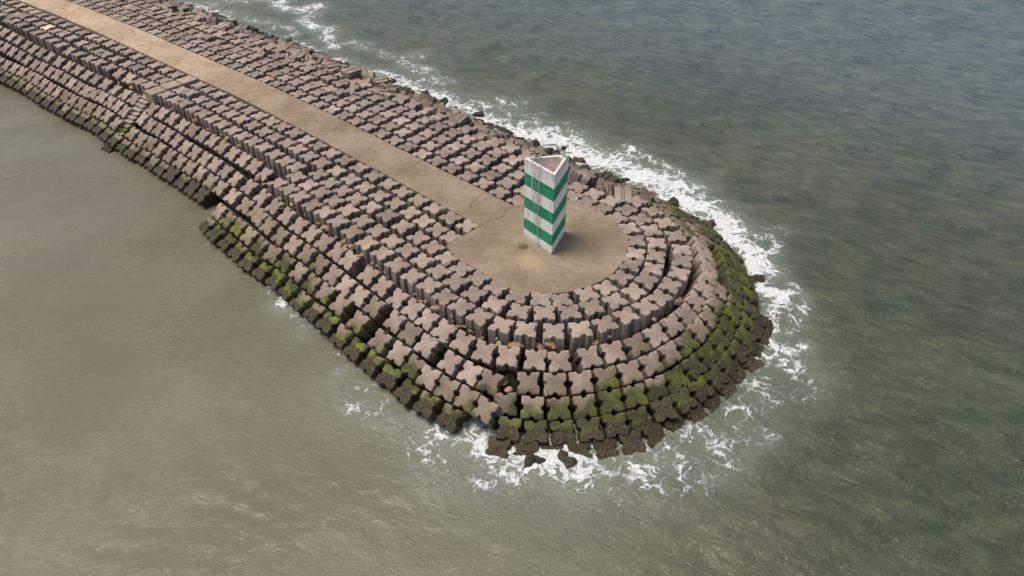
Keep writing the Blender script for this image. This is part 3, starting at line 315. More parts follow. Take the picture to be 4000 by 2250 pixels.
for i, (V, F) in enumerate(GEO):
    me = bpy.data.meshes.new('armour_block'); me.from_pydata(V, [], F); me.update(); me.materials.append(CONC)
    me.polygons.foreach_set('use_smooth', [True] * len(me.polygons)); me.set_sharp_from_angle(angle=math.radians(38))
    BLOCK_MESH.append(me)
# matted seaweed coat; local +Y is downhill, cut = how far up the block it reaches
def weed_mesh(seed, cut):
    ol = []
    base = outline(); n0 = len(base)
    for i in range(n0):
        x0, y0 = base[i]; x1, y1 = base[(i + 1) % n0]
        L = math.hypot(x1 - x0, y1 - y0); k = max(1, round(L / .075))
        for j in range(k): ol.append((x0 + (x1 - x0) * j / k, y0 + (y1 - y0) * j / k))
    n = len(ol); V = []; F = []; off = seed * 13.7
    levels = [(f, 0.0) for f in (.1, .2, .3, .4, .5, .6, .7, .8, .9, .97)] + [(1.0, -.07 * q) for q in range(1, 16)]
    for f, z in levels:
        for x, y in ol:
            p = Vector((x * f, y * f, z)); q = p + Vector((off, 0, 0))
            amp = .05 + .07 * noise.noise(q * 2.2) + .065 * noise.noise(q * 6.5) + .05 * noise.noise(q * 15)
            nr = Vector((x, y, 0)).normalized() * (1 if z < 0 else max(0, f - .75) * 2) + Vector((0, 0, 1 if z > -.04 else max(0, 1 + z * 6) * .6))
            if z < -.5: amp += .06 * noise.noise(Vector((x * 9 + off, y * 9, 0)))
            p = p + nr.normalized() * max(.012, (amp + .03) * (.5 if z < -.04 else .62))
            V.append(p)
    for r in range(len(levels) - 1):
        a = r * n; c = a + n
        for i in range(n):
            j = (i + 1) % n
            cx = sum(V[k].y for k in (a + i, c + i, c + j, a + j)) / 4
            q = V[a + i]
            if cx + .16 * noise.noise(Vector((q.x * 2.5 + off, q.y * 2.5, 1))) + .08 * noise.noise(Vector((q.x * 9, q.y * 9, off))) - .45 * min(0, q.z) * (1 if cut > -.9 else 3) > cut:
                F.append((a + i, c + i, c + j, a + j))
    used = sorted({k for f in F for k in f}); mp = {k: i for i, k in enumerate(used)}
    me = bpy.data.meshes.new('seaweed'); me.from_pydata([tuple(V[k]) for k in used], [], [tuple(mp[k] for k in f) for f in F]); me.update()
    me.materials.append(WEED); me.polygons.foreach_set('use_smooth', [True] * len(me.polygons)); me.set_sharp_from_angle(angle=math.radians(50))
    return me
WEEDS = {'full': [weed_mesh(s, -1.5) for s in (1, 2, 3)], 'half': [weed_mesh(s, -.15) for s in (4, 5, 6)], 'low': [weed_mesh(s, .22) for s in (7, 8)]}

# ---------------------------------------------------------------- place the rows
FAM = {'FL1': 'row along the walkway, river side', 'FL2': 'second row from the walkway, river side', 'FL3': 'outer flat row, river side',
       'ring1': 'ring hugging the round platform', 'ring2': 'middle flat ring', 'ring3': 'outer flat ring',
       'SA': 'top sloping row, river side', 'SB': 'second sloping row, river side', 'SC': 'third sloping row, river side', 'SD': 'waterline row, river side',
       'R1': 'top sloping ring', 'R2': 'second sloping ring', 'R3': 'third sloping ring', 'R4': 'waterline ring on river side',
       'T1': 'second sloping ring round the tip', 'T2': 'third sloping ring round the tip', 'T3': 'fourth sloping ring round the tip', 'T4': 'waterline ring round the tip',
       'RR1': 'row along the walkway, ocean side', 'RR2': 'second row from the walkway, ocean side', 'RR3': 'third row from the walkway, ocean side', 'RR4': 'fourth row from the walkway, ocean side', 'RR5': 'fifth row from the walkway, ocean side',
       'OC1': 'ocean crest row', 'OC2': 'upper ocean slope row', 'OC3': 'third ocean slope row', 'OC4': 'fourth ocean slope row', 'OC5': 'ocean waterline row'}
def fam(k): return 'R1' if k == 'R1x' else k[:-1] if k[-1] == 'b' else k
blocks = []
for key, (z, tilt, pts) in ROWS.items():
    P = np.array(pts)
    for i, p in enumerate(P):
        j0, j1 = max(0, i - 1), min(len(P) - 1, i + 1)
        # tangent from close neighbours only
        a = P[j0] if np.hypot(*(P[j0] - p)) < 3.2 else p
        c = P[j1] if np.hypot(*(P[j1] - p)) < 3.2 else p
        tg = c - a
        if np.hypot(*tg) < .1: tg = blocks[-1]['tg'] if blocks else D
        tg = tg / np.hypot(*tg)
        nr = np.array([tg[1], -tg[0]])
        s = (p - O) @ D; ax = O + min(s, 31.7) * D + (-2.2 + np.interp(min(s, 31.7), DD, DL)) * N
        if nr @ (p - ax) < 0: nr = -nr
        # downhill = local +Y ; X = Y x Z
        yaw = math.atan2(nr[1], nr[0]) - math.pi / 2
        blocks.append(dict(k=key, f=fam(key), i=i, x=float(p[0]), y=float(p[1]), z=z, yaw=yaw, tilt=math.radians(tilt), roll=0., tg=tg, s=s, n=(p - O) @ N - np.interp(s, DD, DL)))
for q in blocks:
    f = q['f']; j = 1.0
    if f in ('FL1', 'FL2', 'FL3', 'ring1', 'ring2', 'ring3', 'RR1', 'RR2', 'RR3'):
        q['z'] += R.uniform(-.07, .03); q['tilt'] += R.gauss(0, .026); q['roll'] = R.gauss(0, .026); q['yaw'] += R.gauss(0, .045)
        if f == 'ring3' and q['x'] > 9: q['tilt'] += .04
        if q['x'] > 10 and f in ('ring2', 'ring3') and R.random() < .25: q['tilt'] += R.uniform(.05, .3)
        if f in ('FL3', 'FL2') and q['s'] < -12: q['tilt'] += R.uniform(-.04, .06); q['z'] += R.uniform(-.12, .08)
        if f == 'RR3' and q['s'] < -3: q['z'] += R.uniform(-.18, .14); q['tilt'] += R.uniform(-.1, .12); q['yaw'] += R.gauss(0, .08)
    elif f in ('RR4', 'RR5'):
        w = (.3 if f == 'RR4' else .62) * (1 if q['s'] < 8 else .45)
        q['z'] += R.uniform(-.3, .25) * w; q['tilt'] += R.gauss(.03, .22) * w; q['roll'] = R.gauss(0, .2) * w; q['yaw'] += R.gauss(0, .25) * w
        if R.random() < .22 * w: q['tilt'] += R.choice((.6, .8, -.5)); q['z'] -= .1
    elif f.startswith('OC'):
        q['z'] += R.uniform(-.35, .35); q['tilt'] += R.gauss(0, .32); q['roll'] = R.gauss(0, .3); q['yaw'] += R.gauss(0, .35)
        q['x'] += R.uniform(-.3, .3); q['y'] += R.uniform(-.3, .3)
        if R.random() < .35: q['tilt'] += R.choice((.7, -.7, 1.1))
    else:
        q['z'] += R.uniform(-.05, .05); q['tilt'] += R.gauss(0, .04); q['roll'] = R.gauss(0, .03); q['yaw'] += R.gauss(0, .04)
        if f in ('T2', 'T3', 'T4', 'R4'): q['z'] += R.uniform(-.1, .08); q['tilt'] += R.gauss(0, .07); q['yaw'] += R.gauss(0, .07); q['roll'] += R.gauss(0, .05)
# two blocks that have slumped out of the outer river row
for q in blocks:
    if q['k'] == 'FL3':
        for tx, ty in ((258, 191), (458, 280), (501, 301), (27, 67)):
            u, v, _ = project(q['x'], q['y'], q['z'])
            if abs(u - tx) < 9 and abs(v - ty) < 9: q['tilt'] += .42; q['z'] -= .12
for q in blocks:
    f = q['f']; ang = math.degrees(math.atan2(q['y'] - C0[1], q['x'] - C0[0])); q['ang'] = ang
    w = None
    if f == 'SD': w = R.choice(('half', 'half', 'half', 'low'))
    if f == 'SD' and q['s'] > -8: w = R.choice(('full', 'full', 'half'))
    if f == 'R4': w = R.choice(('half', 'half', 'low')) if q['x'] < -12 else R.choice(('full', 'half', 'half'))
    if f == 'T4': w = R.choice(('full', 'half', 'half'))
    if f == 'T3': w = R.choice(('half', 'half', 'low')) if ang < -55 else (R.choice(('half', 'half', 'low')) if ang < -25 else R.choice((None, None, 'low')))
    if f == 'T2': w = R.choice(('low', None, None)) if -60 < ang < -15 else None
    if f in ('OC4', 'OC5'): w = 'full'
    if f == 'OC3' and R.random() < .4: w = 'half'
    if f == 'T4' and ang > -20: q['z'] -= 1.7 * float(sstep(-20, 14, ang)); w = w if ang < 0 else None
    q['w'] = w
    u, v, zc = project(q['x'], q['y'], q['z']); q['u'], q['v'], q['zc'] = u, v, zc
    q['in'] = -20 < u < 4020 and -25 < v < 2275
    M = Matrix.Translation((q['x'], q['y'], q['z'])) @ Matrix.Rotation(q['yaw'], 4, 'Z') @ Matrix.Rotation(-q['tilt'], 4, 'X') @ Matrix.Rotation(q['roll'], 4, 'Y')
    q['M'] = M; q['var'] = R.randrange(NV)
    q['hid'] = f in ('OC3', 'OC4', 'OC5') or (f in ('T1', 'T2', 'T3', 'T4') and ang > 38)
# the white-washed block in the second row
wb = min((q for q in blocks if q['f'] == 'FL2'), key=lambda q: abs(q['u'] - 186) + abs(q['v'] - 102)); wb['white'] = True
cand = sorted([q for q in blocks if q['in'] and not q['hid']], key=lambda q: q['zc'])
single = {id(q) for q in cand[:298]}
# ordinal along each family, counted from the foot of the tower
ORD = ['first', 'second', 'third', 'fourth', 'fifth', 'sixth', 'seventh', 'eighth', 'ninth', 'tenth', 'eleventh', 'twelfth', 'thirteenth', 'fourteenth', 'fifteenth', 'sixteenth', 'seventeenth', 'eighteenth', 'nineteenth', 'twentieth']
def ordinal(n):
    if n < 20: return ORD[n]
    return {20: 'twenty-', 30: 'thirty-', 40: 'forty-', 50: 'fifty-', 60: 'sixty-'}[(n + 1) // 10 * 10] + ORD[(n + 1) % 10 - 1] if (n + 1) % 10 else {30: 'thirtieth', 40: 'fortieth', 50: 'fiftieth', 60: 'sixtieth'}[n + 1]
fams = {}
for q in blocks: fams.setdefault(q['f'], []).append(q)
TU = 2155
for f, L in fams.items():
    if f.startswith('ring') or f[0] in 'RT' and not f.startswith('RR'):
        left = sorted([q for q in L if q['ang'] < -92 or q['ang'] > 150 or q['x'] < C0[0] - .3], key=lambda q: q['s'], reverse=True)
        # walk away from the point straight below the tower
        left = sorted(left, key=lambda q: ((q['ang'] + 92) % -360 if q['ang'] < 0 else q['ang'] - 360 + 92), reverse=True)
        ls = {id(q) for q in left}
        right = sorted([q for q in L if id(q) not in ls], key=lambda q: q['ang'])
        for i, q in enumerate(left): q['lab'] = ordinal(i) + ' leftward from below the tower'
        for i, q in enumerate(right): q['lab'] = ordinal(i) + ' rightward from below the tower'
    else:
        for i, q in enumerate(sorted(L, key=lambda q: -q['s'])): q['lab'] = ordinal(i) + ' back from the tower end'
def look(q):
    if q['w'] == 'full': return 'weed-covered block'
    if q['w']: return 'half weedy block'
    if q['f'] in ('SC', 'R3', 'T2', 'T3'): return 'algae-stained block'
    if abs(q['tilt']) > .3 and q['f'] in ('ring2', 'ring3', 'RR4', 'RR5', 'FL3', 'RR3'): return 'leaning bare block'
    if q['f'] in ('SA', 'SB', 'R1', 'R2', 'T1'): return 'bare sloping block'
    return 'bare concrete block'
nsing = 0
mv, mf, mt = [], [], []; wv_, wf_ = [], []
off = 0; woff = 0
GV = [(np.array(V), F) for V, F in GEO]
for q in blocks:
    if id(q) in single:
        o = bpy.data.objects.new('armour_block', BLOCK_MESH[q['var']]); link(o); o.matrix_world = q['M']
        tag(o, look(q) + ', ' + q['lab'] + ' in the ' + FAM[q['f']].replace(',', ' on').replace(' on river', ' on the river').replace(' on ocean', ' on the ocean'), 'concrete block', 'grooved concrete armour blocks of the pier')
        words = o['label'].split()
        if len(words) > 16: o['label'] = ' '.join(o['label'].replace(' the ', ' ').split()[:16])
        q['obj'] = o
        if q['w']:
            wobj = bpy.data.objects.new('seaweed', R.choice(WEEDS[q['w']])); link(wobj, o)
    else:
        V, F = GV[q['var']]; M = np.array(q['M'])
        W = V @ M[:3, :3].T + M[:3, 3]
        mv.append(W); mf += [tuple(a + off for a in f) for f in F]; off += len(V)
        mt.append(np.full(len(V), 2.6 if q.get('white') else R.uniform(.76, 1.22)))
        if q['w'] and q['in'] and not (q['f'] == 'OC5' and False):
            me = R.choice(WEEDS[q['w']]); k = len(me.vertices); A = np.empty(k * 3); me.vertices.foreach_get('co', A); A = A.reshape(-1, 3)
            wv_.append(A @ M[:3, :3].T + M[:3, 3]); wf_ += [tuple(v + woff for v in p.vertices) for p in me.polygons]; woff += k
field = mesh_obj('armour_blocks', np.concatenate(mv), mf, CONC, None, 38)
tag(field, 'farther grooved concrete armour blocks lining both sides of the pier', 'concrete blocks', None, 'stuff')
at = field.data.attributes.new('tone', 'FLOAT', 'POINT'); at.data.foreach_set('value', np.concatenate(mt).astype(np.float32))
wf = mesh_obj('seaweed', np.concatenate(wv_), wf_, WEED, field, 50); wf['kind'] = 'stuff'

# ---------------------------------------------------------------- rubble core beneath the blocks
gx = np.arange(-80, 26, .7); gy = np.arange(24, 128, .7)
BX = np.array([(q['x'], q['y'], q['z'] - 1.15 - (.15 if q['tilt'] < .2 else 0)) for q in blocks])
GX, GY = np.meshgrid(gx, gy); pts = np.c_[GX.ravel(), GY.ravel()]
Z = np.empty(len(pts)); DM = np.empty(len(pts))
for a in range(0, len(pts), 3000):
    dd = ((pts[a:a + 3000, None, :] - BX[None, :, :2]) ** 2).sum(2); w = 1 / (dd + .25) ** 2
    Z[a:a + 3000] = (w * BX[:, 2]).sum(1) / w.sum(1); DM[a:a + 3000] = np.sqrt(dd.min(1))
Z -= np.clip(DM - .75, 0, 20) * 2.2 + np.where(Z < 1.2, .9, 0)
sd = (pts - O) @ D; nd = (pts - O) @ N - np.interp(sd, DD, DL)
inside = ((nd > -4.2) & (nd < 0) & (sd < 27)) | (np.hypot(pts[:, 0] - C0[0], pts[:, 1] - C0[1]) < 6.6)
Z = np.where(inside, DECK - 1.0, Z)
rs = np.random.RandomState(3); Z += rs.uniform(-.22, .22, len(Z)); Z = np.clip(Z, -4, DECK - .9)
ny, nx = GX.shape
fs = [(r * nx + c, r * nx + c + 1, (r + 1) * nx + c + 1, (r + 1) * nx + c) for r in range(ny - 1) for c in range(nx - 1)
      if max(Z[r * nx + c], Z[r * nx + c + 1], Z[(r + 1) * nx + c]) > -3.9]
us = sorted({k for f in fs for k in f}); mp = {k: i for i, k in enumerate(us)}
core = mesh_obj('rubble_mound', [(pts[k][0], pts[k][1], Z[k]) for k in us], [tuple(mp[k] for k in f) for f in fs], CORE)
tag(core, 'dark rubble mound under the armour blocks', None, None, 'structure')

# ---------------------------------------------------------------- walkway slabs and round platform
def prism(name, poly, z0, z1, mat):
    n = len(poly); b = .03
    cx = sum(p[0] for p in poly) / n; cy = sum(p[1] for p in poly) / n
    V = [(p[0], p[1], z1 - b) for p in poly] + [(p[0], p[1], z0) for p in poly]
    bm = bmesh.new(); top = []
    area = sum(poly[i][0] * poly[(i + 1) % n][1] - poly[(i + 1) % n][0] * poly[i][1] for i in range(n))
    if area < 0: poly = poly[::-1]
    vt = []
    for i in range(n):
        p0, p1, p2 = Vector(poly[i - 1]), Vector(poly[i]), Vector(poly[(i + 1) % n])
        e = ((p1 - p0).normalized() + (p2 - p1).normalized()); e = e.normalized() if e.length > 1e-6 else (p2 - p1).normalized()
        ins = Vector((-e.y, e.x)) * .02
        vt.append((bm.verts.new((p1.x + ins.x, p1.y + ins.y, z1)), bm.verts.new((p1.x, p1.y, z1 - b)), bm.verts.new((p1.x, p1.y, z0))))
    for i in range(n):
        j = (i + 1) % n
        bm.faces.new((vt[i][1], vt[j][1], vt[j][0], vt[i][0])); bm.faces.new((vt[i][2], vt[j][2], vt[j][1], vt[i][1]))
    f = bm.faces.new([v[0] for v in vt]); bmesh.ops.triangulate(bm, faces=[f])
    return bm
def bm_join(name, bms, mat):
    me = bpy.data.meshes.new(name); out = bmesh.new()
    for b in bms:
        tmp = bpy.data.meshes.new('t'); b.to_mesh(tmp); b.free(); out.from_mesh(tmp); bpy.data.meshes.remove(tmp)
    out.to_mesh(me); out.free(); me.materials.append(mat); return link(bpy.data.objects.new(name, me))
rc = random.Random(5)
def crack_line(c):
    c = sorted(c, key=lambda q: -q[1]); c = [[c[0][0], 0.0]] + c[1:-1] + [[c[-1][0], -4.2]]
    out = []
    for (d0, n0), (d1, n1) in zip(c[:-1], c[1:]):
        k = max(2, int(abs(n1 - n0) / .35))
        for i in range(k): out.append((d0 + (d1 - d0) * i / k + (rc.uniform(-.05, .05) if i else 0), n0 + (n1 - n0) * i / k))
    out.append(tuple(c[-1])); return out
lines = [[(-84.0, 0.0), (-84.0, -4.2)], [(-72.0, 0.0), (-72.0, -4.2)]] + [crack_line(c) for c in CRACKS]
bms = []
G = .012
for A, B in zip(lines[:-1], lines[1:]):
    d0, d1 = A[0][0], B[0][0]; e0, e1 = A[-1][0], B[-1][0]
    poly = [fr(d + G, n) for d, n in A]                                  # from ocean edge to river edge
    poly += [fr(e0 + (e1 - e0) * i / 8, -4.2 + rc.uniform(-.03, .03)) for i in range(1, 8)]
    poly += [fr(d - G, n) for d, n in reversed(B)]
    poly += [fr(d1 + (d0 - d1) * i / 8, rc.uniform(-.03, .03)) for i in range(1, 8)]
    bms.append(prism('slab', [tuple(p) for p in poly], DECK - .7, DECK, DECKM))
walk = bm_join('walkway', bms, DECKM); tag(walk, 'brown concrete walkway of long slabs with zigzag joints', None, None, 'structure')
arc = [np.array(p) for p in PLATFORM_ARC]
a_end = math.atan2(arc[-1][1] - C0[1], arc[-1][0] - C0[0])
p_j = fr(lines[-1][0][0], 0.0); a_j = math.atan2(p_j[1] - C0[1], p_j[0] - C0[0])
poly = [fr(d + G, n) for d, n in lines[-1]]
dense = []
ctrl = arc
for i in range(len(ctrl) - 1):                                           # Catmull-Rom through the measured edge
    p0, p1, p2, p3 = ctrl[max(0, i - 1)], ctrl[i], ctrl[i + 1], ctrl[min(len(ctrl) - 1, i + 2)]
    for k in range(6):
        t = k / 6; dense.append(.5 * ((2 * p1) + (-p0 + p2) * t + (2 * p0 - 5 * p1 + 4 * p2 - p3) * t * t + (-p0 + 3 * p1 - 3 * p2 + p3) * t ** 3))
dense.append(ctrl[-1])
poly += [p + np.array([rc.uniform(-.02, .02), rc.uniform(-.02, .02)]) for p in dense]
poly += [C0 + 6.75 * np.array([math.cos(a_end + (a_j - a_end) * i / 8), math.sin(a_end + (a_j - a_end) * i / 8)]) for i in range(1, 8)]
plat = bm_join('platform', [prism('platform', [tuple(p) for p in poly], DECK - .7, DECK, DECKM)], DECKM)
tag(plat, 'round brown concrete platform at the pier head', None, None, 'structure')
# landing slabs leading to the stair
for i, (x, y, lb) in enumerate(((-37.94, 81.3, 'plain concrete landing slab touching the walkway edge'), (-39.2, 79.7, 'plain concrete landing slab between its two neighbours'), (-40.3, 78.05, 'plain concrete landing slab at the head of the stair'))):
    b = bmesh.new(); bmesh.ops.create_cube(b, size=1, matrix=Matrix.Diagonal((1.75, 1.85, 1.5, 1)))
    bmesh.ops.bevel(b, geom=b.edges[:], offset=.035, segments=2, affect='EDGES')
    o = bm_join('landing_slab', [b], SLABM); o.location = (x, y, DECK - .77 + .015 * i); o.rotation_euler = (0, 0, math.atan2(D[1], D[0]) + .06)
    tag(o, lb, 'slab', 'landing slabs across the flat blocks')
# stair down the river slope
st = empty('stone_stair', (-41.6, 78.1, DECK - .9)); tag(st, 'narrow concrete stair descending the sloping blocks to the river', 'stair')
a0 = np.array([-41.6, 78.15]); a1 = np.array([-43.72, 74.03])
for i in range(14):
    c = a0 + (a1 - a0) * i / 9; z = DECK - .85 - i * .262
    b = bmesh.new(); bmesh.ops.create_cube(b, size=1, matrix=Matrix.Diagonal((1.6, .60, .55, 1))); bmesh.ops.bevel(b, geom=b.edges[:], offset=.03, segments=1, affect='EDGES')
    o = bm_join('step', [b], CONC); o.parent = st
    o.location = Vector((c[0], c[1], z - .275)) - st.location; o.rotation_euler = (R.gauss(0, .02), R.gauss(0, .02), math.atan2(D[1], D[0]) + .09)

# ---------------------------------------------------------------- beacon tower
TP = [np.array((.92, 48.78)), np.array((3.10, 46.13)), np.array((4.34, 49.36))]      # left, front, right corners
TH = 7.08; tc = sum(TP) / 3
def inset_tri(w):
    out = []
    for i in range(3):
        p = TP[i]; a = TP[i - 1]; c = TP[(i + 1) % 3]
        u = (a - p) / np.hypot(*(a - p)); v = (c - p) / np.hypot(*(c - p)); bis = (u + v) / np.hypot(*(u + v))
        half = math.acos(np.clip(u @ v, -1, 1)) / 2; out.append(p + bis * w / math.sin(half))
    return out
def chamfered(pts, c):
    out = []
    for i in range(3):
        p = pts[i]; a = pts[i - 1]; b = pts[(i + 1) % 3]
        out += [p + (a - p) / np.hypot(*(a - p)) * c, p + (b - p) / np.hypot(*(b - p)) * c]
    return out
tw = empty('beacon_tower', (tc[0], tc[1], DECK)); tag(tw, 'triangular white tower with green stripes standing on the round platform', 'beacon tower')
T0 = Vector((tc[0], tc[1], DECK))
def loc(p, z): return Vector((p[0], p[1], DECK + z)) - T0
outer = chamfered(TP, .05); inner = chamfered(inset_tri(.18), .10)
# the back right corner is filled by a small inner buttress
inner[4] = inner[4] + (inner[3] - inner[4]) * 0 ; kk = inset_tri(.18)
inner[4] = kk[2] + (kk[1] - kk[2]) / np.hypot(*(kk[1] - kk[2])) * .55; inner[5] = kk[2] + (kk[0] - kk[2]) / np.hypot(*(kk[0] - kk[2])) * .55
V = []; F = []
nzs = [0, .4, .8, 1.4, 2, 2.6, 3.2, 3.8, 4.4, 5, 5.6, 6.2, 6.8, TH - .03]
for z in nzs:
    for p in outer: V.append(loc(p, z))
for r in range(len(nzs) - 1):
    for i in range(6): j = (i + 1) % 6; F.append((r * 6 + i, r * 6 + j, r * 6 + 6 + j, r * 6 + 6 + i))
b0 = (len(nzs) - 1) * 6; s1 = len(V)
for p, q in zip(outer, chamfered(inset_tri(.03), .05)): V.append(loc(q, TH))
s2 = len(V)
for p in inner: V.append(loc(p, TH))
s3 = len(V)
for p in inner: V.append(loc(p, TH - 1.35))
for i in range(6):
    j = (i + 1) % 6
    F.append((b0 + i, b0 + j, s1 + j, s1 + i)); F.append((s1 + i, s1 + j, s2 + j, s2 + i)); F.append((s2 + i, s2 + j, s3 + j, s3 + i))
mesh_obj('wall', V, F, TOWERM, tw)
# formwork rib on the ocean face
def box(name, c, sx, sy, sz, yaw, mat, parent, bev=.01, base=None):
    b = bmesh.new(); bmesh.ops.create_cube(b, size=1, matrix=Matrix.Diagonal((sx, sy, sz, 1)))
    if bev: bmesh.ops.bevel(b, geom=b.edges[:], offset=bev, segments=1, affect='EDGES')
    o = bm_join(name, [b], mat); o.parent = parent; o.location = c; o.rotation_euler = (0, 0, yaw); return o
fl = [loc(p, TH - 1.2) for p in inner]
mesh_obj('roof_floor', fl + [v - Vector((0, 0, .12)) for v in fl], [tuple(range(6))] + [(i, i + 6, (i + 1) % 6 + 6, (i + 1) % 6) for i in range(6)], REDF, tw)
def tube(pts, r, seg=8):
    V = []; F = []; n = len(pts)
    for i, p in enumerate(pts):
        t = (pts[min(n - 1, i + 1)] - pts[max(0, i - 1)]).normalized(); up = Vector((0, 0, 1)) if abs(t.z) < .9 else Vector((1, 0, 0))
        a = t.cross(up).normalized(); b = t.cross(a)
        for k in range(seg): V.append(p + (a * math.cos(2 * math.pi * k / seg) + b * math.sin(2 * math.pi * k / seg)) * r)
    for i in range(n - 1):
        for k in range(seg): F.append((i * seg + k, i * seg + (k + 1) % seg, (i + 1) * seg + (k + 1) % seg, (i + 1) * seg + k))
    F.append(tuple(range(seg))[::-1]); F.append(tuple((n - 1) * seg + k for k in range(seg))); return V, F
fdir = (TP[1] - TP[0]) / np.hypot(*(TP[1] - TP[0])); fnor = np.array([fdir[1], -fdir[0]])
if fnor @ (tc - TP[0]) > 0: fnor = -fnor
FL = 3.45
def face(a, out, z): p = TP[0] + fdir * a * FL + fnor * out; return loc(p, z)
lad = bpy.data.objects.new('ladder', None); link(lad, tw)
uL, uR = .325, .545
V, F = tube([face(uR, .14, -.0), face(uR, .14, TH + .02), face(uR, .10, TH + .12), face(uR, -.05, TH + .14), face(uR, -.2, TH + .05)], .036); mesh_obj('rail', V, F, PALE, lad, 60)
V, F = tube([face(uL, .14, TH - 3.1), face(uL, .14, TH + .55), face(uL - .01, .05, TH + .62), face(uL - .02, -.25, TH + .58)], .036); mesh_obj('rail', V, F, PALE, lad, 60)
for i in range(17):
    z = TH - .95 - i * .29
    if z < 1.9: break
    V, F = tube([face(.385, -.02, z), face(.385, .16, z - .015), face(.475, .16, z - .015), face(.475, -.02, z)], .019, 6); mesh_obj('rung', V, F, RUST, lad, 60)
for z in (6.5, 5.0, 3.5, 2.2, .7):
    V, F = tube([face(uR, -.03, z), face(uR, .14, z)], .02, 6); mesh_obj('bracket', V, F, RUST, lad, 60)
for z in (6.3, 5.3, 4.3):
    V, F = tube([face(uL, -.03, z), face(uL, .14, z)], .02, 6); mesh_obj('bracket', V, F, RUST, lad, 60)
# pipe lying along the back parapet, small solar panel, lantern
bk = lambda u, inn, z: loc(TP[0] + (TP[2] - TP[0]) * u + (tc - (TP[0] + TP[2]) / 2) / np.hypot(*(tc - (TP[0] + TP[2]) / 2)) * inn, z)
V, F = tube([bk(.30, .35, TH + .08), bk(.75, .33, TH + .04)], .045); mesh_obj('pipe', V, F, PALE, tw, 60)
V, F = tube([bk(.75, .33, TH + .05), bk(.752, .33, TH - 1.1)], .02); mesh_obj('pipe', V, F, RUST, tw, 60)
sp = bpy.data.objects.new('solar_panel', None); link(sp, tw); sp.location = bk(.22, .33, TH + .42)
o = box('panel', (0, 0, 0), .8, .5, .03, .2, DARK, sp, .005); o.rotation_euler = (math.radians(-38), math.radians(12), .5)
V, F = tube([Vector((0, 0, -.02)), Vector((.02, 0, -.43))], .025); mesh_obj('post', V, F, RUST, sp, 60)
V, F = tube([Vector((-.2, .1, -.02)), Vector((-.28, -.05, -.42))], .018); mesh_obj('brace', V, F, RUST, sp, 60)
ln = bpy.data.objects.new('lantern', None); link(ln, tw); ln.location = loc(TP[2] + (tc - TP[2]) / np.hypot(*(tc - TP[2])) * .62, TH)
V, F = tube([Vector((0, 0, -.02)), Vector((0, 0, .03)), Vector((0, 0, .031)), Vector((0, 0, .62))], .095, 12); mesh_obj('post', V, F, PALE, ln, 60)
V, F = tube([Vector((0, 0, 0)), Vector((0, 0, .04))], .17, 12); mesh_obj('flange', V, F, PALE, ln, 60)
V, F = tube([Vector((0, 0, .62)), Vector((0, 0, .68))], .19, 14); mesh_obj('collar', V, F, DARK, ln, 60)
V, F = tube([Vector((0, 0, .68)), Vector((0, 0, .86)), Vector((0, 0, .9))], .16, 14); mesh_obj('lens', V, F, DARK, ln, 60)
V, F = tube([Vector((0, 0, .9)), Vector((0, 0, .94))], .18, 14); mesh_obj('cap', V, F, PALE, ln, 60)

# ---------------------------------------------------------------- loose stones, driftwood, rocks in the surf
def stone_mesh(seed, mat, sub=2, flat=.7, amp=.5, name='stone'):
    b = bmesh.new(); bmesh.ops.create_icosphere(b, subdivisions=sub, radius=1)
    rg = random.Random(seed); pl = [(Vector((rg.gauss(0, 1), rg.gauss(0, 1), rg.gauss(0, 1))).normalized(), rg.uniform(.5, .85)) for _ in range(9)]
    for v in b.verts:
        d = v.co.normalized(); r = 1.0
        for nrm, h in pl:
            c = d.dot(nrm)
            if c > 0: r = min(r, h / c)
        r *= 1 + amp * .12 * noise.noise(d * 3 + Vector((seed, 0, 0)))
        v.co = Vector((d.x * r, d.y * r * .85, d.z * r * flat))
    me = bpy.data.meshes.new(name); b.to_mesh(me); b.free(); me.materials.append(mat); return me
SM = [stone_mesh(i, STONE) for i in range(7)]; SO = [stone_mesh(20 + i, ORANGE) for i in range(2)]
gap = []
for f in ('R1', 'SA'):
    for q in fams[f]:
        if not q['in'] or q['zc'] > 90: continue
        if f == 'R1' and not (-185 < q['ang'] < -20 or q['ang'] > 150): continue
        up = -np.array([math.cos(q['yaw'] + math.pi / 2), math.sin(q['yaw'] + math.pi / 2)])
        k = R.choice((1, 2, 3, 4)) if f == 'R1' and q['x'] < 8 else R.choice((0, 1, 1))
        if f == 'SA': k = R.choice((0, 0, 1, 1, 2)) if q['s'] > -14 else R.choice((0, 0, 1))
        for _ in range(k):
            p = np.array([q['x'], q['y']]) + up * R.uniform(.9, 1.3) + q['tg'] * R.uniform(-.9, .9)
            gap.append((p[0], p[1], q['z'] + R.uniform(0, .4), R.choice((.14, .18, .22, .28, .36, .46)) * R.uniform(.9, 1.1), q))
rk = 0
for x, y, z, s, q in gap:
    o = bpy.data.objects.new('rubble_stone', R.choice(SM)); link(o); o.location = (x, y, z); o.rotation_euler = (R.uniform(-.5, .5), R.uniform(-.5, .5), R.uniform(0, 6.3)); o.scale = (s * R.uniform(1, 1.5), s, s * R.uniform(.7, 1.1))
    side = 'top sloping ring' if q['f'] == 'R1' else 'top river slope row'
    size = 'large' if s > .3 else 'small' if s < .2 else 'middling'
    tag(o, '%s tan stone beside %s block in %s' % (size, q['lab'].split(' from')[0].split(' back')[0], side), 'stone', 'loose tan stones in the block gaps')
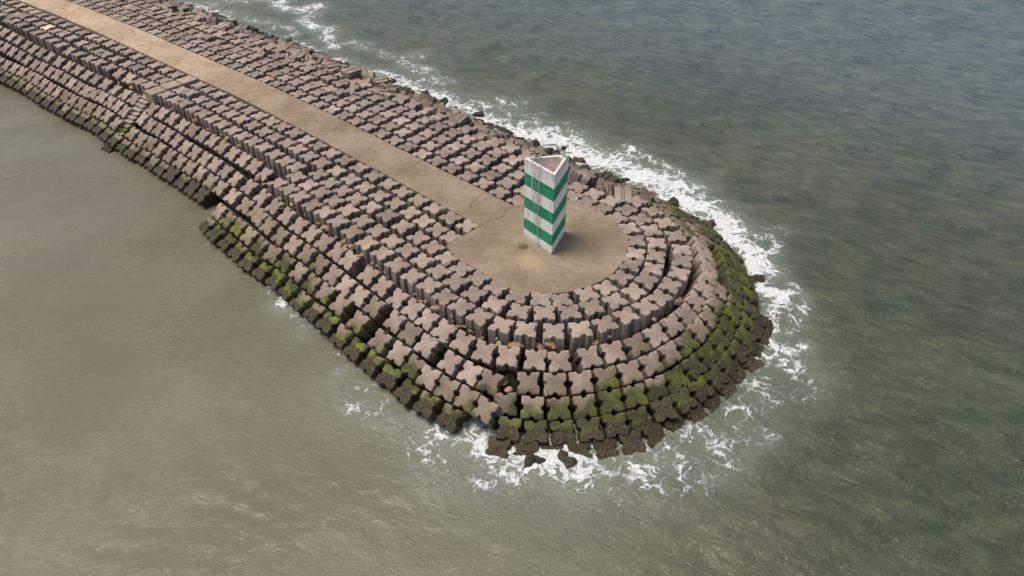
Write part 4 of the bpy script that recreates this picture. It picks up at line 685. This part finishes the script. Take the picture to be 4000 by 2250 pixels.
for x, y, z, s in ((-.45, 34.35, 2.3, .28), (-.2, 33.75, 2.3, .36), (-.75, 34.7, 2.35, .2)):
    o = bpy.data.objects.new('rubble_stone', R.choice(SO)); link(o); o.location = (x, y, z); o.rotation_euler = (R.uniform(-.3, .3), .2, R.uniform(0, 6)); o.scale = (s * 1.1, s, s)
    tag(o, {.28: 'squarish rusty orange stone, middle one of the orange three', .36: 'largest rusty orange stone, lowest of the orange three', .2: 'smallest rusty orange stone, topmost of the orange three'}[s], 'stone', 'orange stones heaped in a block gap')
for (u, ln_, a, lb) in (((-19.9, 54.6, 3.35), 1.9, .3, 'bleached driftwood stick lying across the top sloping row'), ((-5.2, 37.6, 3.2), 1.5, -.3, 'curved pale driftwood stick below the outer flat ring'), ((2.2, 33.1, 2.9), 1.1, 1.6, 'thin white stick standing in a gap under the tower'), ((-62, 104.2, 3.6), 2.4, .5, 'pale driftwood log on the far river slope')):
    V, F = tube([Vector((-ln_ / 2, 0, 0)), Vector((-ln_ / 5, .05, .06)), Vector((ln_ / 5, -.03, .05)), Vector((ln_ / 2, .06, 0))], .035, 6)
    o = mesh_obj('driftwood_stick', V, F, STICK, None, 60); o.location = u; o.rotation_euler = (0, R.uniform(-.2, .2), a); tag(o, lb, 'driftwood', 'driftwood on the blocks')
SW = [stone_mesh(40 + i, WETR, 3, .7, 2.2, 'wet_rock') for i in range(6)]
WL = ['flat dark block awash in the foam, lowest left of the tip', 'tilted dark block awash right of the flat one', 'small dark block top in the swirling foam below the tip', 'square dark block in the inlet behind the pier head', 'dark block awash beyond the broken ocean corner', 'dark block in the thick white surf at right', 'small black block top off the right flank', 'black block corner at the right waterline', 'mossy dark block behind the tower']
for (x, y), lb in zip(WET_ROCKS, WL):
    o = bpy.data.objects.new('sunken_block', R.choice(BLOCK_MESH)); link(o); o.location = (x, y, .12); o.rotation_euler = (R.uniform(.3, .9), R.uniform(-.5, .5), R.uniform(0, 6)); o.scale = (.8, .8, .8)
    tag(o, lb, 'concrete block', 'dark weedy blocks awash round the pier')
    link(bpy.data.objects.new('seaweed', R.choice(WEEDS['full'])), o)
# dark rocks along the ocean toe, seen beyond the crest
for i, d in enumerate(np.arange(26, -64, -1.7)):
    p = fr(d + R.uniform(-.6, .6), R.uniform(15.6, 17.3)); s = R.uniform(.4, .85)
    o = bpy.data.objects.new('toe_rock', R.choice(SW)); link(o); o.location = (p[0], p[1], .02); o.rotation_euler = (R.uniform(-.3, .3), R.uniform(-.3, .3), R.uniform(0, 6)); o.scale = (s * 1.5, s, s * .7)
    tag(o, 'dark wet rock, %s back from the tower end of the ocean toe' % ordinal(i), 'rock', 'dark rocks along the ocean toe')

# ---------------------------------------------------------------- water
def axis(lo, hi, step, far, grow=1.16):
    a = list(np.arange(lo, hi + 1e-6, step)); s = step; x = a[-1]
    while x < far: s *= grow; x += s; a.append(x)
    s = step; x = a[0]; b = []
    while x > -far: s *= grow; x -= s; b.append(x)
    return np.array(b[::-1] + a)
ax = axis(-60, 75, .33, 4000); ay = axis(18, 125, .33, 4000)
WX, WY = np.meshgrid(ax, ay); wp = np.c_[WX.ravel(), WY.ravel()]
near = (np.abs(wp[:, 0]) < 90) & (wp[:, 1] > 10) & (wp[:, 1] < 160)
sd = (wp - O) @ D; nd = (wp - O) @ N
ocean = sstep(-26, 14, nd + .25 * np.clip(sd, -60, 60))
rs = np.random.RandomState(11); H = np.zeros(len(wp)); 
for _ in range(46):
    L = rs.uniform(1.6, 9); th = rs.normal(-1.1, .6); k = 2 * math.pi / L
    H += (L / 9) ** .8 * np.sin(k * (wp[:, 0] * math.cos(th) + wp[:, 1] * math.sin(th)) + rs.uniform(0, 6.28))
H *= (.006 + .022 * ocean) * near
# curved wave trains bending round the pier head
rr = np.hypot(wp[:, 0] - C0[0], wp[:, 1] - C0[1]); aa = np.degrees(np.arctan2(wp[:, 1] - C0[1], wp[:, 0] - C0[0]))
wig = 1.2 * np.sin(wp[:, 0] * .35 + 1) + .9 * np.sin(wp[:, 1] * .5 - wp[:, 0] * .2)
env = sstep(18, 22, rr) * (1 - sstep(30, 44, rr)) * sstep(-168, -135, aa) * (1 - sstep(-95, -60, aa)) * near
brk = .35 + .65 * (.5 + .5 * np.sin(wp[:, 0] * .55 + wp[:, 1] * .31 + 2)) * (.5 + .5 * np.sin(wp[:, 1] * .62 - wp[:, 0] * .27))
H += env * brk * (.034 * np.sin(2 * math.pi * (rr + wig + aa * .06) / 1.9) + .022 * np.sin(2 * math.pi * (rr * .8 + wig * 1.4 - aa * .05) / 1.25) + .018 * np.sin(2 * math.pi * (wp[:, 0] * .5 - wp[:, 1] * .9 + wig) / 1.6))
foam = np.zeros(len(wp)); aer = np.zeros(len(wp)); idx = np.where(near)[0]; Q = wp[idx]; fd = np.zeros(len(Q)); ad = np.zeros(len(Q))
for w, inten, line in FOAM:
    L = np.array(line)
    lo = L.min(0) - 5 * w; hi = L.max(0) + 5 * w
    sel = np.where((Q[:, 0] > lo[0]) & (Q[:, 0] < hi[0]) & (Q[:, 1] > lo[1]) & (Q[:, 1] < hi[1]))[0]
    q = Q[sel]; best = np.full(len(q), 1e9)
    for a, b in zip(L[:-1], L[1:]):
        v = b - a; t = np.clip(((q - a) @ v) / max(1e-6, v @ v), 0, 1); best = np.minimum(best, np.hypot(*(q - a - t[:, None] * v).T))
    fd[sel] = np.maximum(fd[sel], inten * .92 * np.exp(-(best / (w * 1.05)) ** 2)); ad[sel] = np.maximum(ad[sel], inten * np.exp(-(best / (w * 1.5)) ** 2))
# thin wash where the water meets the outer blocks
low = np.array([(q['x'], q['y'], 1.0 if (q['ang'] > -125 and q['ang'] < 70) or q['n'] > 4 else .55) for q in blocks if q['f'] in ('T3', 'T4', 'R4', 'OC5') and q['in']])
for a in range(0, len(Q), 20000):
    dd = np.hypot(Q[a:a + 20000, None, 0] - low[None, :, 0], Q[a:a + 20000, None, 1] - low[None, :, 1]); k = dd.argmin(1); m = dd[np.arange(len(k)), k]
    fd[a:a + 20000] = np.maximum(fd[a:a + 20000], .33 * low[k, 2] * np.exp(-((m - .8) / 1.1) ** 2))
foam[idx] = np.clip(fd, 0, 1); aer[idx] = np.clip(ad, 0, 1)
H += foam * .12 * near
ny, nx = WX.shape
r, c = np.meshgrid(np.arange(ny - 1), np.arange(nx - 1), indexing='ij'); a = (r * nx + c).ravel()
faces = np.c_[a, a + 1, a + nx + 1, a + nx]
me = bpy.data.meshes.new('water'); me.from_pydata(np.c_[wp, H].tolist(), [], faces.tolist()); me.update(); me.materials.append(WATER)
me.polygons.foreach_set('use_smooth', [True] * len(me.polygons))
offshore = sstep(16, 75, nd - .12 * sd)
for nm, arr in (('ocean', ocean), ('offshore', offshore), ('foam', foam), ('aerated', aer)):
    t_ = me.attributes.new(nm, 'FLOAT', 'POINT'); t_.data.foreach_set('value', arr.astype(np.float32))
wo = link(bpy.data.objects.new('water', me)); tag(wo, 'silty brown river water meeting darker green choppy sea', None, None, 'structure')

# ---------------------------------------------------------------- light, sky, camera
SUN = Vector((-.31, .03, .95)).normalized()
w = bpy.data.worlds.new('World'); S.world = w; w.use_nodes = True; t = NT(w.node_tree)
bg = w.node_tree.nodes['Background']
sky = t.new('ShaderNodeTexSky'); sky.sky_type = 'NISHITA'; sky.sun_disc = False
sky.sun_elevation = math.asin(SUN.z); sky.sun_rotation = math.atan2(SUN.x, SUN.y); sky.dust_density = 1.2; sky.air_density = 1.0; sky.ozone_density = 1.0
tcw = t.new('ShaderNodeTexCoord')
cl = t.ss(t.noise(t.vec(tcw.outputs['Generated'], (1, 1, 1.6)), 2.2, 6, .6, .4), .40, .62)
col = t.mix(t.math('MULTIPLY', cl, .38), sky.outputs[0], (6.2, 5.7, 5.2))
t.put(bg.inputs[0], col); bg.inputs[1].default_value = 0.092
sl = bpy.data.lights.new('sun', 'SUN'); sl.energy = 2.8; sl.angle = math.radians(28); sl.color = (1, .91, .79)
so = link(bpy.data.objects.new('sun', sl)); so.rotation_euler = (-SUN).to_track_quat('-Z', 'Y').to_euler(); so.location = (-30, 50, 80)
cam = bpy.data.cameras.new('camera'); cam.sensor_width = 36; cam.lens = FOC / 4000 * 36; cam.clip_start = .5; cam.clip_end = 12000
co = link(bpy.data.objects.new('camera', cam)); co.location = (0, 0, CAM_Z); co.rotation_euler = (math.pi / 2 - PITCH, 0, 0); S.camera = co
S.view_settings.view_transform = 'Standard'; S.view_settings.look = 'None'; S.view_settings.exposure = 0.36; S.view_settings.gamma = 1
S.render.engine = 'CYCLES'; S.cycles.use_denoising = True; S.cycles.max_bounces = 6
